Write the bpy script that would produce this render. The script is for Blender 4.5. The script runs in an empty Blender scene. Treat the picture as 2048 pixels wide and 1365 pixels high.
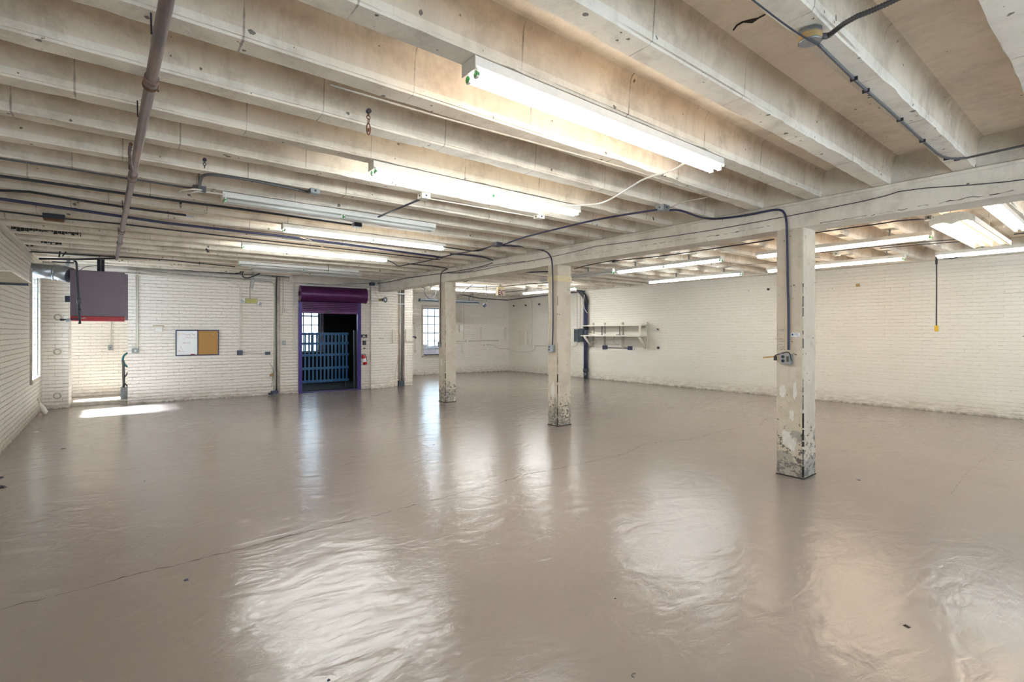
import bpy, math, random
from mathutils import Vector, Matrix
random.seed(7)
C = bpy.context.scene.collection

# ---------------------------------------------------------------- camera
F = 1002.0; V0 = 664.0; YAW = math.atan(796 / F); CA, SA = math.cos(YAW), math.sin(YAW); EYE = 1.6
cam = bpy.data.cameras.new('camera'); camo = bpy.data.objects.new('camera', cam); C.objects.link(camo)
camo.location = (0, 0, EYE); camo.rotation_euler = (math.pi / 2, 0, -YAW)
cam.sensor_width = 36; cam.lens = 36 * F / 2048; cam.shift_y = -(682.5 - V0) / 2048; cam.clip_start = 0.02
bpy.context.scene.camera = camo

# ---------------------------------------------------------------- world, sun, exposure
w = bpy.data.worlds.new('sky'); bpy.context.scene.world = w; w.use_nodes = True
bg = w.node_tree.nodes['Background']; bg.inputs[0].default_value = (0.66, 0.84, 1.0, 1); bg.inputs[1].default_value = 4.2
sun = bpy.data.lights.new('sun', 'SUN'); sun.energy = 75; sun.angle = math.radians(9); sun.color = (0.85, 0.93, 1)
suno = bpy.data.objects.new('sun', sun); C.objects.link(suno)
suno.rotation_euler = Vector((1.0, 0.03, -1.15)).to_track_quat('-Z', 'Y').to_euler()
vs = bpy.context.scene.view_settings
vs.view_transform = 'Standard'; vs.look = 'None'; vs.gamma = 1; vs.use_curve_mapping = False; vs.exposure = 1.2
LAMP = 26.0                                     # radiance of a lit tube
WARM = (1.0, 0.80, 0.58); SOFT = (1.0, 0.90, 0.78); COOL = (0.93, 0.97, 0.96)

# ---------------------------------------------------------------- where a sight line meets a plane of the building
def ray(u, v):
    x = (u - 1024) / F; z = (V0 - v) / F
    return Vector((x * CA + SA, -x * SA + CA, z))
def onp(u, v, n, d, off=0.0):
    n = Vector(n); r = ray(u, v); o = Vector((0, 0, EYE))
    ln = n.length
    return o + r * ((d - off * ln - n.dot(o)) / n.dot(r))
BW = ((.085, 1, 0), 13.98); FW = ((.11, 1, 0), 17.57); RW = ((1, .019, 0), 12.98); LW = ((1, 0, 0), -1.16); GF = ((1, 0, 0), 5.84)
def bw(u, v, off=0.0): return onp(u, v, *BW, off)
def fw(u, v, off=0.0): return onp(u, v, *FW, off)
def rw(u, v, off=0.0): return onp(u, v, *RW, off)
def gf(u, v, off=0.0): return onp(u, v, *GF, off)
def atz(u, v, z): return onp(u, v, (0, 0, 1), z)
def aty(u, v, y): return onp(u, v, (0, 1, 0), y)
def atx(u, v, x): return onp(u, v, (1, 0, 0), x)

# ---------------------------------------------------------------- materials
class NT:
    def __init__(s, name):
        s.m = bpy.data.materials.new(name); s.m.use_nodes = True; s.t = s.m.node_tree; s.p = s.t.nodes['Principled BSDF']; s.out = s.t.nodes['Material Output']
    def n(s, typ, ins=None, **kw):
        o = s.t.nodes.new(typ)
        for k, v in kw.items(): setattr(o, k, v)
        for k, v in (ins or {}).items(): s.set(o.inputs[k], v)
        return o
    def set(s, i, v):
        if isinstance(v, bpy.types.NodeSocket): s.t.links.new(v, i)
        elif isinstance(v, bpy.types.Node): s.t.links.new(v.outputs[0], i)
        else: i.default_value = v
    def math(s, op, a, b=0.0, c=None):
        o = s.n('ShaderNodeMath', operation=op); s.set(o.inputs[0], a); s.set(o.inputs[1], b)
        if c is not None: s.set(o.inputs[2], c)
        return o.outputs[0]
    def noise(s, vec, scale, detail=4, rough=.55, dist=0.0):
        return s.n('ShaderNodeTexNoise', {'Vector': vec, 'Scale': scale, 'Detail': detail, 'Roughness': rough, 'Distortion': dist}).outputs[0]
    def map(s, vec, scale=(1, 1, 1), loc=(0, 0, 0)):
        return s.n('ShaderNodeMapping', {'Vector': vec, 'Scale': scale, 'Location': loc}).outputs[0]
    def ramp(s, f, a, b):
        o = s.n('ShaderNodeMapRange', {'Value': f, 'From Min': a, 'From Max': b}); return o.outputs[0]
    def mix(s, f, a, b):
        o = s.n('ShaderNodeMix', data_type='RGBA'); s.set(o.inputs['Factor'], f)
        s.set(o.inputs[6], a if not isinstance(a, tuple) else (*a, 1)); s.set(o.inputs[7], b if not isinstance(b, tuple) else (*b, 1)); return o.outputs[2]
    def bump(s, h, st, dist=.01, normal=None):
        o = s.n('ShaderNodeBump', {'Height': h, 'Strength': st, 'Distance': dist})
        if normal: s.set(o.inputs['Normal'], normal)
        return o.outputs[0]
    def fin(s, color=None, rough=None, normal=None, metal=None):
        if color is not None: s.set(s.p.inputs['Base Color'], (*color, 1) if isinstance(color, tuple) else color)
        if rough is not None: s.set(s.p.inputs['Roughness'], rough)
        if normal is not None: s.set(s.p.inputs['Normal'], normal)
        if metal is not None: s.set(s.p.inputs['Metallic'], metal)
        return s.m
def geo(t): return t.n('ShaderNodeNewGeometry').outputs['Position']
def uvm(t): return t.n('ShaderNodeTexCoord').outputs['UV']
def sep(t, v): return t.n('ShaderNodeSeparateXYZ', {0: v}).outputs

def mat_brick(name, base, stain, relief=.5, row=.075, dirt=.5, seed=0.0, perp=.3):
    t = NT(name); uv = t.map(uvm(t), loc=(seed, 0, 0))
    wob = t.n('ShaderNodeTexNoise', {'Vector': uv, 'Scale': 6.0, 'Detail': 3})
    v2 = t.n('ShaderNodeVectorMath', {0: uv, 1: wob.outputs[1]}, operation='MULTIPLY_ADD'); 
    sc = t.n('ShaderNodeVectorMath', {0: wob.outputs[1], 1: (.03, .022, 0)}, operation='MULTIPLY')
    v2.operation = 'ADD'; t.set(v2.inputs[1], sc.outputs[0])
    br = t.n('ShaderNodeTexBrick', {'Vector': v2.outputs[0], 'Scale': 1.0, 'Mortar Size': .007, 'Mortar Smooth': .9, 'Brick Width': .215, 'Row Height': row, 'Color1': (0, 0, 0, 1), 'Color2': (1, 1, 1, 1), 'Mortar': (.5, .5, .5, 1)}, offset=.5)
    tone = br.outputs['Color']; zz = sep(t, v2.outputs[0])[1]
    fr = t.math('ABSOLUTE', t.math('SUBTRACT', t.math('FRACT', t.math('MULTIPLY', zz, 1 / row)), .5))
    course = t.ramp(fr, .40, .50)
    mort = t.math('MAXIMUM', t.math('MULTIPLY', course, .95), t.math('MULTIPLY', br.outputs['Fac'], perp))
    big = t.noise(uv, 1.3, 5); mid = t.noise(uv, 11, 5, .65); fine = t.noise(uv, 60, 3)
    col = t.mix(t.math('MULTIPLY', t.ramp(big, .35, .7), .35), base, tuple(c * k for c, k in zip(base, (.90, .86, .80))))
    col = t.mix(t.math('MULTIPLY', tone, .12), col, (base[0] * 1.06, base[1] * 1.05, base[2] * 1.03))
    crack = t.math('MULTIPLY', t.math('MULTIPLY', mort, t.ramp(mid, .48, .62)), dirt)
    col = t.mix(crack, col, stain)
    vor = t.n('ShaderNodeTexVoronoi', {'Vector': uv, 'Scale': 3.2, 'Randomness': 1.0})
    spot = t.math('MULTIPLY', t.math('LESS_THAN', vor.outputs['Distance'], .035), t.math('GREATER_THAN', sep(t, vor.outputs['Color'])[0], .6))
    col = t.mix(t.math('MULTIPLY', spot, .8), col, (.10, .07, .05))
    z = sep(t, uv)[1]
    low = t.math('MULTIPLY', t.ramp(z, .32, .0), t.ramp(t.noise(t.map(uv, (2.5, 9, 1)), 2.0, 6, .7), .38, .66))
    col = t.mix(t.math('MULTIPLY', low, .75), col, (.30, .20, .12))
    edge = t.math('MULTIPLY', t.ramp(z, .05, .0), t.ramp(mid, .35, .6))
    col = t.mix(t.math('MULTIPLY', edge, .8), col, (.05, .04, .035))
    hgt = t.math('ADD', t.math('MULTIPLY', t.math('SUBTRACT', 1.0, mort), 1.0), t.math('MULTIPLY', mid, .9))
    hgt = t.math('ADD', hgt, t.math('MULTIPLY', fine, .2))
    hgt = t.math('ADD', hgt, t.math('MULTIPLY', tone, .3))
    return t.fin(col, .55, t.bump(hgt, relief, .012))

def mat_concrete(name, base, dark, seams=True, speck=.62, planks=False, chips=0.0):
    t = NT(name); g = geo(t); x, y, z = sep(t, g)[0], sep(t, g)[1], sep(t, g)[2]
    big = t.noise(g, 1.1, 5, .6); mid = t.noise(g, 6, 6, .65); fine = t.noise(g, 45, 4)
    col = t.mix(t.ramp(big, .36, .68), base, tuple((a + b) / 2 for a, b in zip(base, dark)))
    st = t.noise(t.map(g, (5, 5, .8)), 1.6, 6, .75); gr0 = t.noise(g, 2.6, 8, .72)
    col = t.mix(t.math('MULTIPLY', t.ramp(gr0, .48, .70), .75), col, tuple(c * .8 for c in dark))
    col = t.mix(t.math('MULTIPLY', t.ramp(st, .50, .78), .55), col, dark)
    if planks:
        pk = t.noise(t.map(g, (14, .9, 1)), 1.5, 5, .7)
        col = t.mix(t.math('MULTIPLY', t.ramp(pk, .45, .7), .45), col, dark)
    vor = t.n('ShaderNodeTexVoronoi', {'Vector': g, 'Scale': 14.0}); sp = t.math('LESS_THAN', vor.outputs['Distance'], t.math('MULTIPLY', t.ramp(mid, speck - .07, speck + .12), .33))
    col = t.mix(t.math('MULTIPLY', sp, .8), col, (.06, .05, .04))
    h = t.math('ADD', t.math('MULTIPLY', mid, .6), t.math('MULTIPLY', fine, .35))
    if seams:
        k = t.math('ABSOLUTE', t.math('SUBTRACT', t.math('FRACT', t.math('ADD', t.math('MULTIPLY', x, 1 / .914), t.math('MULTIPLY', t.math('FLOOR', t.math('MULTIPLY', t.math('SUBTRACT', y, -2.65 + .3), 1 / .605)), .37))), .5))
        ln = t.math('LESS_THAN', k, t.math('ADD', .002, t.math('MULTIPLY', t.ramp(mid, .4, .7), .006)))
        col = t.mix(t.math('MULTIPLY', ln, t.ramp(mid, .3, .8)), col, (.14, .11, .085)); h = t.math('SUBTRACT', h, t.math('MULTIPLY', ln, .5))
    if chips:
        zz = t.ramp(z, chips, .05)
        c = t.math('GREATER_THAN', t.math('ADD', t.noise(t.map(g, (1, 1, 1.6)), 16, 6, .7), t.math('MULTIPLY', zz, .17)), .66)
        col = t.mix(t.math('MULTIPLY', c, .85), col, (.05, .045, .04)); h = t.math('SUBTRACT', h, t.math('MULTIPLY', c, .8))
        gr = t.math('GREATER_THAN', t.math('ADD', t.noise(g, 4, 4), t.math('MULTIPLY', zz, .3)), .69)
        col = t.mix(t.math('MULTIPLY', gr, .55), col, (.22, .21, .19))
    return t.fin(col, .75, t.bump(h, .55, .012))

def mat_plain(name, c, rough=.5, metal=0.0, var=.12, scale=20):
    t = NT(name); g = geo(t); n = t.noise(g, scale, 4)
    col = t.mix(t.ramp(n, .35, .7), c, tuple(x * (1 - var) for x in c))
    return t.fin(col, rough, t.bump(n, .12, .003), metal)
def mat_emit(name, c, s):
    t = NT(name); e = t.n('ShaderNodeEmission', {'Color': (*c, 1), 'Strength': s}); t.t.links.new(e.outputs[0], t.out.inputs[0]); return t.m
def mat_floor():
    t = NT('floor_paint'); g = geo(t)
    warp = t.noise(g, .35, 3, .5, .6)
    swirl = t.noise(t.map(g, (1.0, 1.7, 1)), 2.0, 2, .5, 1.6)
    rip = t.noise(t.map(g, (1.5, 3.6, 1)), 4.0, 4, .6, 1.2)
    fine = t.noise(g, 70, 3); scr = t.noise(g, 240, 2)
    col = t.mix(t.ramp(warp, .35, .7), (.285, .240, .212), (.258, .216, .190))
    h = t.math('ADD', t.math('MULTIPLY', swirl, 1.0), t.math('MULTIPLY', rip, .38))
    h = t.math('ADD', h, t.math('MULTIPLY', fine, .02)); h = t.math('ADD', h, t.math('MULTIPLY', scr, .003))
    rough = t.ramp(rip, .2, .9); rough = t.math('MULTIPLY_ADD', rough, .08, .165)
    vor = t.n('ShaderNodeTexVoronoi', {'Vector': g, 'Scale': 1.7}); sp = t.math('MULTIPLY', t.math('LESS_THAN', vor.outputs['Distance'], .013), t.math('GREATER_THAN', sep(t, vor.outputs['Color'])[1], .35))
    col = t.mix(t.math('MULTIPLY', sp, .9), col, (.04, .035, .03))
    t.fin(col, rough, t.bump(h, .36, .020)); t.p.inputs['Specular IOR Level'].default_value = .5
    return t.m
M = {}
M['floor'] = mat_floor()
M['brick'] = mat_brick('white_painted_brick', (.80, .738, .672), (.34, .26, .18), 1.0, dirt=.85)
M['brick_r'] = mat_brick('cream_painted_brick', (.77, .735, .66), (.38, .30, .21), .5, dirt=.55, seed=3.3)
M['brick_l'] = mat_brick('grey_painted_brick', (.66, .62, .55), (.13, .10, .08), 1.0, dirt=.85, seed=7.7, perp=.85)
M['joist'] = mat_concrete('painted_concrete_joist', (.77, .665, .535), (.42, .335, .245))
M['soffit'] = mat_concrete('pale_joist_soffit', (.84, .775, .665), (.56, .48, .38), speck=.57)  # paler tone than the sides, for joist undersides and lower lips
M['slab'] = mat_concrete('board_marked_slab', (.96, .865, .725), (.78, .67, .54), seams=False, planks=True)
M['girder'] = mat_concrete('painted_concrete_girder', (.78, .73, .64), (.58, .52, .44), seams=False)
M['column'] = mat_concrete('worn_painted_concrete', (.62, .55, .45), (.46, .38, .28), seams=False, chips=.75)
M['white'] = mat_plain('white_enamel', (.80, .79, .75), .35, var=.08)
M['cream'] = mat_plain('cream_paint', (.74, .69, .60), .5)
M['creamd'] = mat_plain('dirty_cream_paint', (.55, .49, .40), .6, var=.35, scale=9)
M['black'] = mat_plain('black_cable', (.022, .024, .034), .45)
M['navy'] = mat_plain('navy_paint', (.025, .028, .075), .4)
M['steel'] = mat_plain('galvanised_steel', (.50, .53, .56), .35, .75, var=.3, scale=12)
M['conduit'] = mat_plain('grey_steel_conduit', (.12, .12, .13), .45, .4)
M['box'] = mat_plain('grey_electrical_box', (.30, .32, .32), .45, .4, var=.3)
M['rust'] = mat_plain('rusty_iron', (.20, .085, .035), .8, .2, var=.5, scale=30)
t = NT('old_iron_pipe'); g = geo(t); n1 = t.noise(t.map(g, (9, 1.2, 9)), 2.2, 5, .7)
M['pipe'] = t.fin(t.mix(t.ramp(n1, .4, .66), (.15, .125, .135), (.30, .19, .15)), .38, t.bump(t.noise(g, 50), .3, .003), .55)
M['green'] = mat_plain('green_plastic', (.08, .40, .12), .4)
M['yellow'] = mat_plain('yellow_plastic', (.75, .46, .02), .45)
M['wood'] = mat_plain('bare_wood', (.50, .33, .14), .65, var=.35, scale=14)
M['tape'] = mat_plain('masking_tape', (.66, .56, .34), .6)
M['lampoff'] = mat_plain('unlit_lamp_glass', (.82, .83, .80), .18, var=.04)
M['olive'] = mat_plain('olive_housing', (.42, .38, .10), .45)
M['red'] = mat_plain('red_enamel', (.42, .008, .012), .35)
M['heater'] = mat_plain('mauve_grey_enamel', (.19, .145, .185), .42, var=.1, scale=4)
M['purple'] = mat_plain('purple_enamel', (.085, .012, .085), .3, .3, var=.4, scale=6)
M['guide'] = mat_plain('indigo_steel', (.035, .018, .14), .4, .3)
M['gate'] = mat_plain('blue_painted_wood', (.02, .11, .27), .45, var=.3, scale=6)
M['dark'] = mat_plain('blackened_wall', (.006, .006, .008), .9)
M['violetbrick'] = mat_brick('lobby_brick', (.36, .30, .34), (.10, .08, .1), .8)
M['teal'] = mat_plain('teal_hose', (.02, .16, .19), .4)
M['cork'] = mat_plain('cork_sheet', (.46, .245, .075), .85, var=.22, scale=120)
M['board'] = mat_plain('whiteboard_film', (.76, .75, .74), .25, var=.05, scale=5)
M['marker'] = mat_plain('faded_red_marker', (.66, .27, .25), .6)
M['markerorange'] = mat_plain('faded_orange_marker', (.70, .48, .22), .6)
M['ink'] = mat_plain('blue_black_ink', (.06, .07, .12), .6)
M['mould'] = mat_plain('black_green_mould', (.055, .055, .045), .9, var=.5, scale=30)
M['crack'] = mat_plain('open_crack', (.035, .028, .022), .95)
M['patch'] = mat_plain('pale_patching_plaster', (.70, .67, .61), .8)
M['sticker'] = mat_plain('white_sticker', (.78, .79, .80), .4)
M['stickblue'] = mat_plain('blue_print', (.03, .13, .30), .4)
M['charcoal'] = mat_plain('dark_slate_enamel', (.045, .06, .075), .4)
M['mullion'] = mat_plain('grey_window_steel', (.30, .31, .33), .5)
M['parapet'] = mat_plain('mauve_masonry', (.22, .19, .21), .8, var=.3)
M['exit'] = mat_plain('exit_panel', (.85, .78, .64), .5, var=.04)
M['exitred'] = mat_plain('exit_letter_maroon', (.16, .015, .02), .5)
t = NT('window_glass'); tr = t.n('ShaderNodeBsdfTransparent', {0: (.93, .96, .97, 1)}); gl = t.n('ShaderNodeBsdfGlossy', {'Roughness': .05}); mx = t.n('ShaderNodeMixShader', {0: .06, 1: tr.outputs[0], 2: gl.outputs[0]})
t.t.links.new(mx.outputs[0], t.out.inputs[0]); M['glass'] = t.m
def lampmat(nm, c, k=1.0):
    if nm not in M: M[nm] = mat_emit(nm, c, LAMP * k)
    return nm
lampmat('lamp_soft', SOFT, .85); lampmat('lamp_cool', COOL, 1.15); lampmat('lamp_warm', WARM, .55); lampmat('lamp_cool_far', COOL, .62); lampmat('lamp_cool_strong', COOL, 1.5); lampmat('lamp_hood', WARM, .13)

# ---------------------------------------------------------------- mesh builder
class MB:
    def __init__(s): s.v = []; s.f = []; s.sm = []; s.uv = {}
    def quad(s, a, b, c, d, uv=None, sm=False):
        i = len(s.v); s.v += [Vector(a), Vector(b), Vector(c), Vector(d)]; s.f.append((i, i + 1, i + 2, i + 3)); s.sm.append(sm)
        if uv: s.uv[len(s.f) - 1] = uv
        return s
    def box(s, c, size, rz=0.0, m=None):
        c = Vector(c); hx, hy, hz = [k / 2 for k in size]; R = Matrix.Rotation(rz, 3, 'Z') if m is None else m
        i = len(s.v)
        for dx in (-hx, hx):
            for dy in (-hy, hy):
                for dz in (-hz, hz): s.v.append(c + R @ Vector((dx, dy, dz)))
        for q in ((0, 1, 3, 2), (4, 6, 7, 5), (0, 4, 5, 1), (2, 3, 7, 6), (0, 2, 6, 4), (1, 5, 7, 3)): s.f.append(tuple(i + k for k in q)); s.sm.append(False)
        return s
    def bb(s, x0, x1, y0, y1, z0, z1): return s.box(((x0 + x1) / 2, (y0 + y1) / 2, (z0 + z1) / 2), (x1 - x0, y1 - y0, z1 - z0))
    def tube(s, pts, r, n=10, caps=True, rr=None):
        pts = [Vector(p) for p in pts]; k = len(pts); base = len(s.v); up = None
        for i, p in enumerate(pts):
            d = (pts[min(i + 1, k - 1)] - pts[max(i - 1, 0)]).normalized()
            if up is None:
                up = d.orthogonal().normalized()
            else:
                up = up - d * up.dot(d)
                up = up.normalized() if up.length > 1e-5 else d.orthogonal().normalized()
            e = d.cross(up); ra = rr[i] if rr else r
            for j in range(n):
                a = 2 * math.pi * j / n; s.v.append(p + (up * math.cos(a) + e * math.sin(a)) * ra)
        for i in range(k - 1):
            for j in range(n):
                a = base + i * n + j; b = base + i * n + (j + 1) % n; s.f.append((a, b, b + n, a + n)); s.sm.append(True)
        if caps:
            s.f.append(tuple(base + j for j in reversed(range(n)))); s.sm.append(False)
            s.f.append(tuple(base + (k - 1) * n + j for j in range(n))); s.sm.append(False)
        return s
    def disc(s, c, d, r, h, n=20): d = Vector(d).normalized(); c = Vector(c); return s.tube([c, c + d * h], r, n)
    def extr(s, prof, p0, axis, length, ydir):        # profile (y,z) pairs swept along axis
        axis = Vector(axis).normalized(); yd = Vector(ydir).normalized(); p0 = Vector(p0); n = len(prof); i = len(s.v)
        for k in (0, 1):
            for (y, z) in prof: s.v.append(p0 + axis * (length * k) + yd * y + Vector((0, 0, z)))
        for j in range(n): s.f.append((i + j, i + (j + 1) % n, i + n + (j + 1) % n, i + n + j)); s.sm.append(False)
        s.f.append(tuple(i + j for j in reversed(range(n)))); s.sm.append(False); s.f.append(tuple(i + n + j for j in range(n))); s.sm.append(False)
        return s
    def build(s, name, mat, parent=None, local=False, bevel=0.0, kind=None):
        org = Vector((0, 0, 0))
        if parent is not None and not local:
            org = root_loc(parent)
        elif parent is None and not local and s.v:
            xs = [v.x for v in s.v]; ys = [v.y for v in s.v]; zs = [v.z for v in s.v]
            org = Vector(((min(xs) + max(xs)) / 2, (min(ys) + max(ys)) / 2, min(zs)))
        me = bpy.data.meshes.new(name); me.from_pydata([v - org for v in s.v], [], s.f); me.materials.append(M[mat])
        for p, q in zip(me.polygons, s.sm): p.use_smooth = q
        if s.uv:
            l = me.uv_layers.new(name='UVMap')
            for fi, uvs in s.uv.items():
                for li, uvv in zip(me.polygons[fi].loop_indices, uvs): l.data[li].uv = uvv
        me.update(); o = bpy.data.objects.new(name, me); C.objects.link(o)
        if parent is not None: o.parent = parent
        elif not local: o.location = org
        if bevel:
            b = o.modifiers.new('bevel', 'BEVEL'); b.width = bevel; b.segments = 2; b.limit_method = 'ANGLE'
        if kind: o['kind'] = kind
        return o
def root_loc(o):
    while o.parent is not None: o = o.parent
    return Vector(o.location)
def tag(o, label, cat, group=None):
    o['label'] = label; o['category'] = cat
    if group: o['group'] = group
    return o
def thing(name, label, cat, loc, group=None, rz=0.0):
    o = bpy.data.objects.new(name, None); C.objects.link(o); o.location = loc; o.rotation_euler = (0, 0, rz); o.empty_display_size = .1
    return tag(o, label, cat, group)
def smooth(pts, it=2):
    pts = [Vector(p) for p in pts]
    for _ in range(it):
        q = [pts[0]]
        for a, b in zip(pts, pts[1:]): q += [a * .75 + b * .25, a * .25 + b * .75]
        q.append(pts[-1]); pts = q
    return pts

# ================================================================ SETTING
SX0, SX1, SY0, SY1 = -1.16, 12.98, -3.0, 16.3
JZ, SZ = 3.02, 3.29
fl = MB(); fl.quad((-2.2, SY0 - .3, 0), (13.6, SY0 - .3, 0), (13.6, 18.2, 0), (-2.2, 18.2, 0)); floor = fl.build('floor', 'floor', kind='structure')

def panel(name, p0, p1, z0, z1, holes, th, mat, flip=1, s0=0.0):
    """wall from p0 to p1 with rectangular openings (s0,s1,za,zb); thickness th away from the room"""
    p0 = Vector((*p0, 0)); p1 = Vector((*p1, 0)); d = (p1 - p0); L = d.length; d.normalize(); nrm = Vector((-d.y, d.x, 0)) * flip
    ss = sorted({0.0, L, *[h[0] for h in holes], *[h[1] for h in holes]}); zs = sorted({z0, z1, *[h[2] for h in holes], *[h[3] for h in holes]})
    m = MB(); P = lambda s, z, o=0.0: p0 + d * s + Vector((0, 0, z)) + nrm * o
    def q(a, b, c, e, uv): m.quad(a, b, c, e, uv)
    for a, b in zip(ss, ss[1:]):
        for za, zb in zip(zs, zs[1:]):
            if any(h[0] - 1e-6 <= a and b <= h[1] + 1e-6 and h[2] - 1e-6 <= za and zb <= h[3] + 1e-6 for h in holes): continue
            uv = ((a + s0, za), (b + s0, za), (b + s0, zb), (a + s0, zb))
            q(P(a, za), P(b, za), P(b, zb), P(a, zb), uv); q(P(b, za, th), P(a, za, th), P(a, zb, th), P(b, zb, th), uv)
    for (a, b, za, zb) in holes:
        for s_ in (a, b): q(P(s_, za), P(s_, za, th), P(s_, zb, th), P(s_, zb), ((s_, za), (s_ + th, za), (s_ + th, zb), (s_, zb)))
        for z_ in (za, zb):
            if z_ > z0 + 1e-4: q(P(a, z_), P(b, z_), P(b, z_, th), P(a, z_, th), ((a, z_), (b, z_), (b, z_ + th), (a, z_ + th)))
    for s_ in (0, L): q(P(s_, z0), P(s_, z0, th), P(s_, z1, th), P(s_, z1), ((s_, z0), (s_ + th, z0), (s_ + th, z1), (s_, z1)))
    q(P(0, z1), P(L, z1), P(L, z1, th), P(0, z1, th), ((0, 0), (L, 0), (L, th), (0, th)))
    return m.build(name, mat, kind='structure')
# left wall, one run from behind the camera to the corner
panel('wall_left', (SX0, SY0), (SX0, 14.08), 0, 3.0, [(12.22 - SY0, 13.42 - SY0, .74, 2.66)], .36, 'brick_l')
# back wall of the left bay
bp = lambda x: (x, 13.98 - .085 * x)
B0 = Vector((*bp(SX0), 0)); sB = lambda x: (Vector((*bp(x), 0)) - B0).length
panel('wall_back', bp(SX0), bp(5.62), 0, 3.0, [(sB(-.749), sB(.236), 0, 2.22), (sB(3.80), sB(5.36), 0, 2.62)], .34, 'brick')
# brick pier beside the door, then the return into the deeper bay
m = MB()
def vquad(mb, a, b, z0, z1, u0=0.0):
    L = (Vector((*b, 0)) - Vector((*a, 0))).length
    mb.quad((*a, z0), (*b, z0), (*b, z1), (*a, z1), ((u0, z0), (u0 + L, z0), (u0 + L, z1), (u0, z1)))
pp = [(5.62, 13.62), (5.62, 13.40), (6.30, 13.40), (6.34, 13.56), (6.50, 13.56), (6.50, 13.70), (6.72, 13.70), (6.72, 13.56), (6.98, 13.56), (6.98, 17.0)]
u = 0
for a, b in zip(pp, pp[1:]): vquad(m, a, b, 0, 2.98, u); u += (Vector((*b, 0)) - Vector((*a, 0))).length
m.build('wall_pier', 'brick', kind='structure')
fp = lambda x: (x, 17.57 - .11 * x)
F0 = Vector((*fp(6.98), 0)); sF = lambda x: (Vector((*fp(x), 0)) - F0).length
panel('wall_far', fp(6.98), fp(12.75), 0, 3.1, [(sF(8.98), sF(10.08), .70, 2.50)], .34, 'brick')
panel('wall_right', (12.98 - .019 * 17, 17.0), (12.98 - .019 * SY0, SY0), 0, 3.02, [], .3, 'brick_r')
panel('wall_behind', (13.3, SY0), (SX0 - .3, SY0), 0, 3.3, [(1.0, 3.0, .9, 2.5), (4.2, 6.2, .9, 2.5), (8.3, 10.3, .6, 2.5), (11.4, 13.4, .6, 2.5)], .3, 'brick')  # unseen rear wall; its four openings are added to let in fill daylight
# slab and its joists
m = MB(); m.bb(-2.2, 13.6, SY0 - .3, 18.2, SZ, SZ + .12); m.build('ceiling', 'slab', kind='structure')
def joist(y, x0, x1, seed):
    rnd = random.Random(seed); n = max(4, int((x1 - x0) / .09)); m = MB()
    prof = [(-.128, SZ + .004), (-.104, SZ - .012), (-.090, SZ - .040), (-.076, JZ + .055), (-.074, JZ + .018), (-.070, JZ + .012), (-.066, JZ), (.066, JZ), (.070, JZ + .012), (.074, JZ + .018), (.076, JZ + .055), (.090, SZ - .040), (.104, SZ - .012), (.128, SZ + .004)]
    ch = [(rnd.uniform(0, 1), rnd.uniform(.1, .5)) for _ in range(3)]
    cols = []
    w1 = w2 = 0
    for i in range(n + 1):
        x = x0 + (x1 - x0) * i / n
        w1 = w1 * .75 + rnd.uniform(-.005, .005); w2 = w2 * .75 + rnd.uniform(-.005, .005)
        row = []
        for j, (py, pz) in enumerate(prof):
            dy = dz = 0
            if j in (5, 6): dy = w1; dz = abs(w1) * .8
            if j in (7, 8): dy = w2; dz = abs(w2) * .8
            row.append(Vector((x, y + py + dy, pz + dz)))
        cols.append(row)
    k = len(prof)
    for r in cols: m.v += r
    for i in range(n):
        for j in range(k - 1):
            a = i * k + j; m.f.append((a, a + k, a + k + 1, a + 1)); m.sm.append(j in (0, 1, 2, 10, 11, 12))
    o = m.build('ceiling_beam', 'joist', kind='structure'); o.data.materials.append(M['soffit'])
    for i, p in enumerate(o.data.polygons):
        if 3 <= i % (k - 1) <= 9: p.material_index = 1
    return o
LEFTJ = {}
for k in range(-7, 25):
    y = 1.58 + .605 * k
    if y < 13.75: LEFTJ[k] = joist(y, SX0 - .15, 5.86, k)
    joist(y, 6.14, 12.95 if y < 16 else 12.7, 100 + k)
# girder with a lip where the joists land
m = MB(); Y0, Y1 = SY0, 13.45
prof = [(5.84, 2.735), (5.84, 2.985), (5.825, 2.99), (5.825, 3.015), (5.855, 3.03), (5.865, SZ), (6.135, SZ), (6.145, 3.03), (6.175, 3.015), (6.175, 2.99), (6.16, 2.985), (6.16, 2.735)]
n = 90; rnd = random.Random(3)
for i in range(n + 1):
    yy = Y0 + (Y1 - Y0) * i / n
    for j, (x, z) in enumerate(prof): m.v.append(Vector((x + rnd.uniform(-.002, .002), yy, z + (rnd.uniform(-.003, .003) if j in (0, 11) else 0))))
k = len(prof)
for i in range(n):
    for j in range(k): a = i * k + j; b = i * k + (j + 1) % k; m.f.append((a, a + k, b + k, b)); m.sm.append(False)
girder = m.build('ceiling_girder', 'girder', kind='structure')
gc = MB()
def ribbon(mb, pts, n, w, off=.0, seed=0, gaps=.0):
    """thin irregular strip lying on a surface with normal n"""
    rnd = random.Random(seed); n = Vector(n).normalized(); dense = []
    for a, b in zip(pts, pts[1:]):
        a = Vector(a); b = Vector(b); k = max(2, int((b - a).length / .035))
        for i in range(k): dense.append(a.lerp(b, i / k))
    dense.append(Vector(pts[-1])); L = None; R = None
    for i, p in enumerate(dense):
        d = (dense[min(i + 1, len(dense) - 1)] - dense[max(i - 1, 0)]).normalized(); s = d.cross(n)
        ww = w * rnd.uniform(.15, 1.0) * (2.2 if rnd.random() < .07 else 1); j = s * rnd.uniform(-w, w) * 1.1
        l = p + s * ww / 2 + n * off + j; r = p - s * ww / 2 + n * off + j
        if L is not None and rnd.random() > gaps: mb.quad(L, l, r, R)
        L, R = l, r
    return mb
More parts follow.
